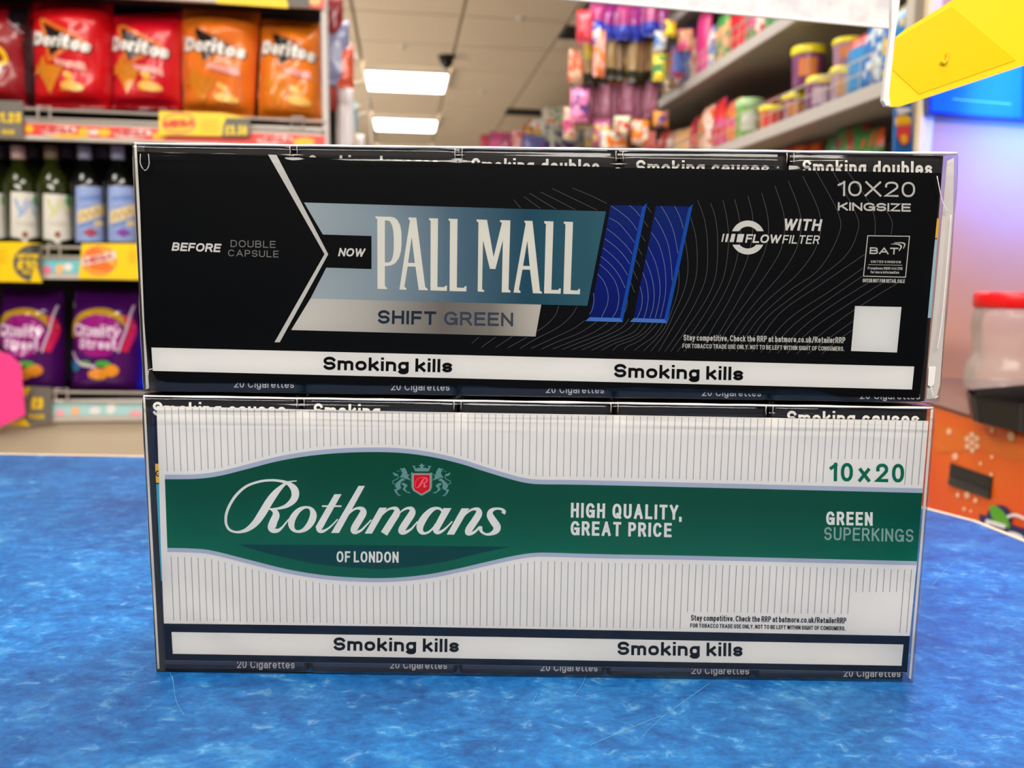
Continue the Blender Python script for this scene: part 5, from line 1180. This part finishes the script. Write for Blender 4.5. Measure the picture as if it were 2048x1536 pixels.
# hanging display of pouches: three tiers
ORD = ['first', 'second', 'third', 'fourth', 'fifth', 'sixth', 'seventh', 'eighth', 'ninth', 'tenth']
def tier(px0, px1, py, v, h, n, colf, band, nm, seed, lean):
    random.seed(seed)
    for k in range(n):
        px = lerp(px0, px1, k / (n - 1)); c = PV(px, py + random.uniform(-4, 4), v + .02 * (k % 3))
        w = (PV(px1, py, v) - PV(px0, py, v)).length / n * 1.9
        d = (L * 1 + A * random.uniform(-.5, .5)).normalized()
        hang_bag('hanging_pouch', ORD[k] + ' from the left: ' + nm.replace('pouches', 'pouch'), 'sweets', nm, c, w, h * random.uniform(.9, 1.08), .05, colf(k), d, seed + k, band, .35)
tier(1196, 1322, 8, 3.3, .13, 8, lambda k: (150, 30, 130) if k % 3 else (170, 50, 120), ((30, 50, 170), .62, 1), 'purple and blue pouches in the top hanging tier', 51, 0)
tier(1178, 1312, 58, 3.35, .2, 10, lambda k: [(150, 120, 70), (130, 96, 60), (166, 130, 84)][k % 3], ((40, 40, 20), .8, 1), 'brown and gold pouches in the middle hanging tier', 52, 0)
tier(1165, 1305, 150, 3.4, .18, 10, lambda k: [(156, 90, 116), (140, 80, 104), (176, 106, 120)][k % 3], ((216, 140, 40), .0, .22), 'mauve and orange pouches in the lower hanging tier', 53, 0)
for k, (px, py, w, h, col, cn) in enumerate([(1170, 20, .06, .12, (190, 60, 80), 'rose pouch beside the top tier'), (1192, 45, .04, .08, (30, 70, 210), 'bright blue pouch tip under the purple tier'), (1152, 100, .06, .12, (226, 180, 150), 'peach pouch sticking out left of the middle tier'), (1180, 78, .04, .07, (220, 226, 80), 'lime pouch left of the gold tier'), (1160, 178, .07, .12, (246, 130, 180), 'pink pouch left of the mauve tier'),
                                             (1200, 60, .05, .17, (236, 160, 150), 'salmon pouch in front of the gold tier'), (1320, 108, .05, .1, (236, 210, 30), 'yellow pouch right of the gold tier'), (1322, 62, .05, .08, (220, 216, 206), 'white pouch right of the purple tier'), (1340, 40, .05, .06, (240, 214, 40), 'small yellow pouch near the top shelf'), (1372, 58, .06, .08, (214, 70, 130), 'magenta pouch against the upper shelf'),
                                             (1355, 90, .05, .12, (60, 90, 160), 'blue pouch against the upper shelf'), (1140, 215, .05, .12, (226, 200, 160), 'cream pouch hanging lowest by the shelf end'), (1245, 232, .06, .07, (220, 226, 190), 'pale green pouch below the mauve tier'), (1282, 240, .07, .09, (236, 130, 20), 'orange pouch below the mauve tier'), (1298, 262, .06, .07, (226, 140, 140), 'pink pouch just above the cartons'), (1205, 240, .07, .1, (176, 80, 130), 'plum pouch below the mauve tier'), (1322, 222, .06, .06, (230, 150, 20), 'amber pouch beside the middle shelf end'), (1228, 262, .12, .08, (214, 204, 190), 'cream pouch just above the cartons')]):
    hang_bag('hanging_pouch', cn, 'sweets', 'loose pouches round the hanging display', PV(px, py, 3.15 + .03 * (k % 4)), w, h, .04, col, (L + A * .3 * ((k % 3) - 1)).normalized(), 60 + k, (rowc[(k * 5) % 12], .4, .7))
t = empty('display_stand', room(*uvz(PV(1250, 280, 3.5))[:2], FLOOR), 'upright stand that carries the hanging pouches at the shelf end', 'stand')
uu, vv, _ = uvz(PV(1250, 280, 3.5)); box('stand_post', rbox(uu - .02, uu + .02, vv + .1, vv + .14, FLOOR, 1.5), mat((90, 80, 70), .5), t, .003)
for py in (6, 56, 148): q = PV(1250, py, 3.42); a_, b2, c2 = uvz(q); box('stand_arm', rbox(a_ - .16, a_ + .16, b2 + .0, b2 + .22, c2 - .006, c2 + .006), mat((90, 80, 70), .5), t)
# far goods seen at the end of the aisle
for k, (px, py, w, h, col, cn) in enumerate([(985, 268, .14, .16, (150, 60, 100), 'maroon box-shaped bag leftmost on the far shelf'), (1006, 264, .14, .16, (166, 70, 120), 'plum bag on the far shelf beside the maroon one'), (1038, 258, .09, .14, (224, 170, 170), 'pink bag on the far shelf'), (1050, 270, .09, .14, (232, 212, 60), 'yellow bag on the far shelf'), (1068, 250, .12, .12, (206, 190, 70), 'mustard bag on the far shelf'), (1072, 270, .16, .12, (140, 110, 180), 'lilac bag on the far shelf'),
                                             (1112, 212, .16, .2, (196, 188, 176), 'silver bag high at the far shelf end'), (1098, 240, .22, .2, (222, 228, 226), 'shiny white bag at the far shelf end'), (1130, 254, .24, .16, (190, 196, 180), 'pale grey-green bag at the far shelf end'), (1165, 250, .16, .16, (220, 206, 196), 'cream bag between the far shelf and the hanging display')]):
    hang_bag('sweet_bag', cn, 'sweets', 'bags on the far shelf', PV(px, py, 4.6 - .1 * (k % 3)), w, h, .06, col, (L + A * .4 * ((k % 3) - 1)).normalized(), 90 + k, (rowc[(k * 7) % 12], .5, .8))
zf = PV(1060, 330, 4.6).z
uA, vA, _ = uvz(PV(975, 300, 4.6)); 
t = empty('display_table', room(uA + .3, 4.6, FLOOR), 'low display unit carrying the far bags at the end of the aisle', 'display unit')
box('unit_top', rbox(uA - .05, 1.06, 4.3, 4.9, zf - .06, zf - .03), mat((120, 110, 100), .5), t); box('unit_base', rbox(uA, 1.02, 4.35, 4.85, FLOOR, zf - .06), mat((150, 140, 130), .5), t)
# blue clip strip of snack packs beside the beige post
t = empty('clip_strip', PV(1806, 260, vN - .07), 'hanging strip of blue snack packs with an orange and red badge beside the beige post', 'clip strip')
q = [PV(1792, 196, vN - .07), PV(1824, 193, vN - .07), PV(1826, 330, vN - .07), PV(1788, 330, vN - .07)]
slab('pack_card', q, Vector((0, .01, 0)), mat((24, 110, 190), .4), t)
Ink().blob(1806, 243, 17, 14).build('badge', mat((240, 190, 120), .4), t, lambda x, y: PV(x, y, vN - 0.073)); Ink().poly([(1794, 236), (1820, 232), (1820, 246), (1796, 248)]).build('badge_band', mat((246, 200, 20), .4), t, lambda x, y: PV(x, y, vN - 0.075))
Ink().poly([(1796, 252), (1822, 250), (1818, 285), (1804, 292), (1794, 272)]).build('badge', mat((220, 70, 70), .4), t, lambda x, y: PV(x, y, vN - 0.074)); Ink().blob(1808, 278, 7, 10).build('badge_band', mat((246, 180, 40), .4), t, lambda x, y: PV(x, y, vN - 0.076))
Ink().poly([(1792, 214), (1822, 216), (1820, 224), (1796, 230)]).build('badge_band', mat((226, 230, 236), .4), t, lambda x, y: PV(x, y, vN - 0.076))

for o in COL.objects:                          # flat print and scratches made of many tiny marks
    if o.name.split('.')[0] in ('strip_print', 'scratch', 'strip_lettering', 'stripe_lines', 'contour_lines', 'bar_lines', 'small_lettering', 'snowflakes'): o['kind'] = 'stuff'
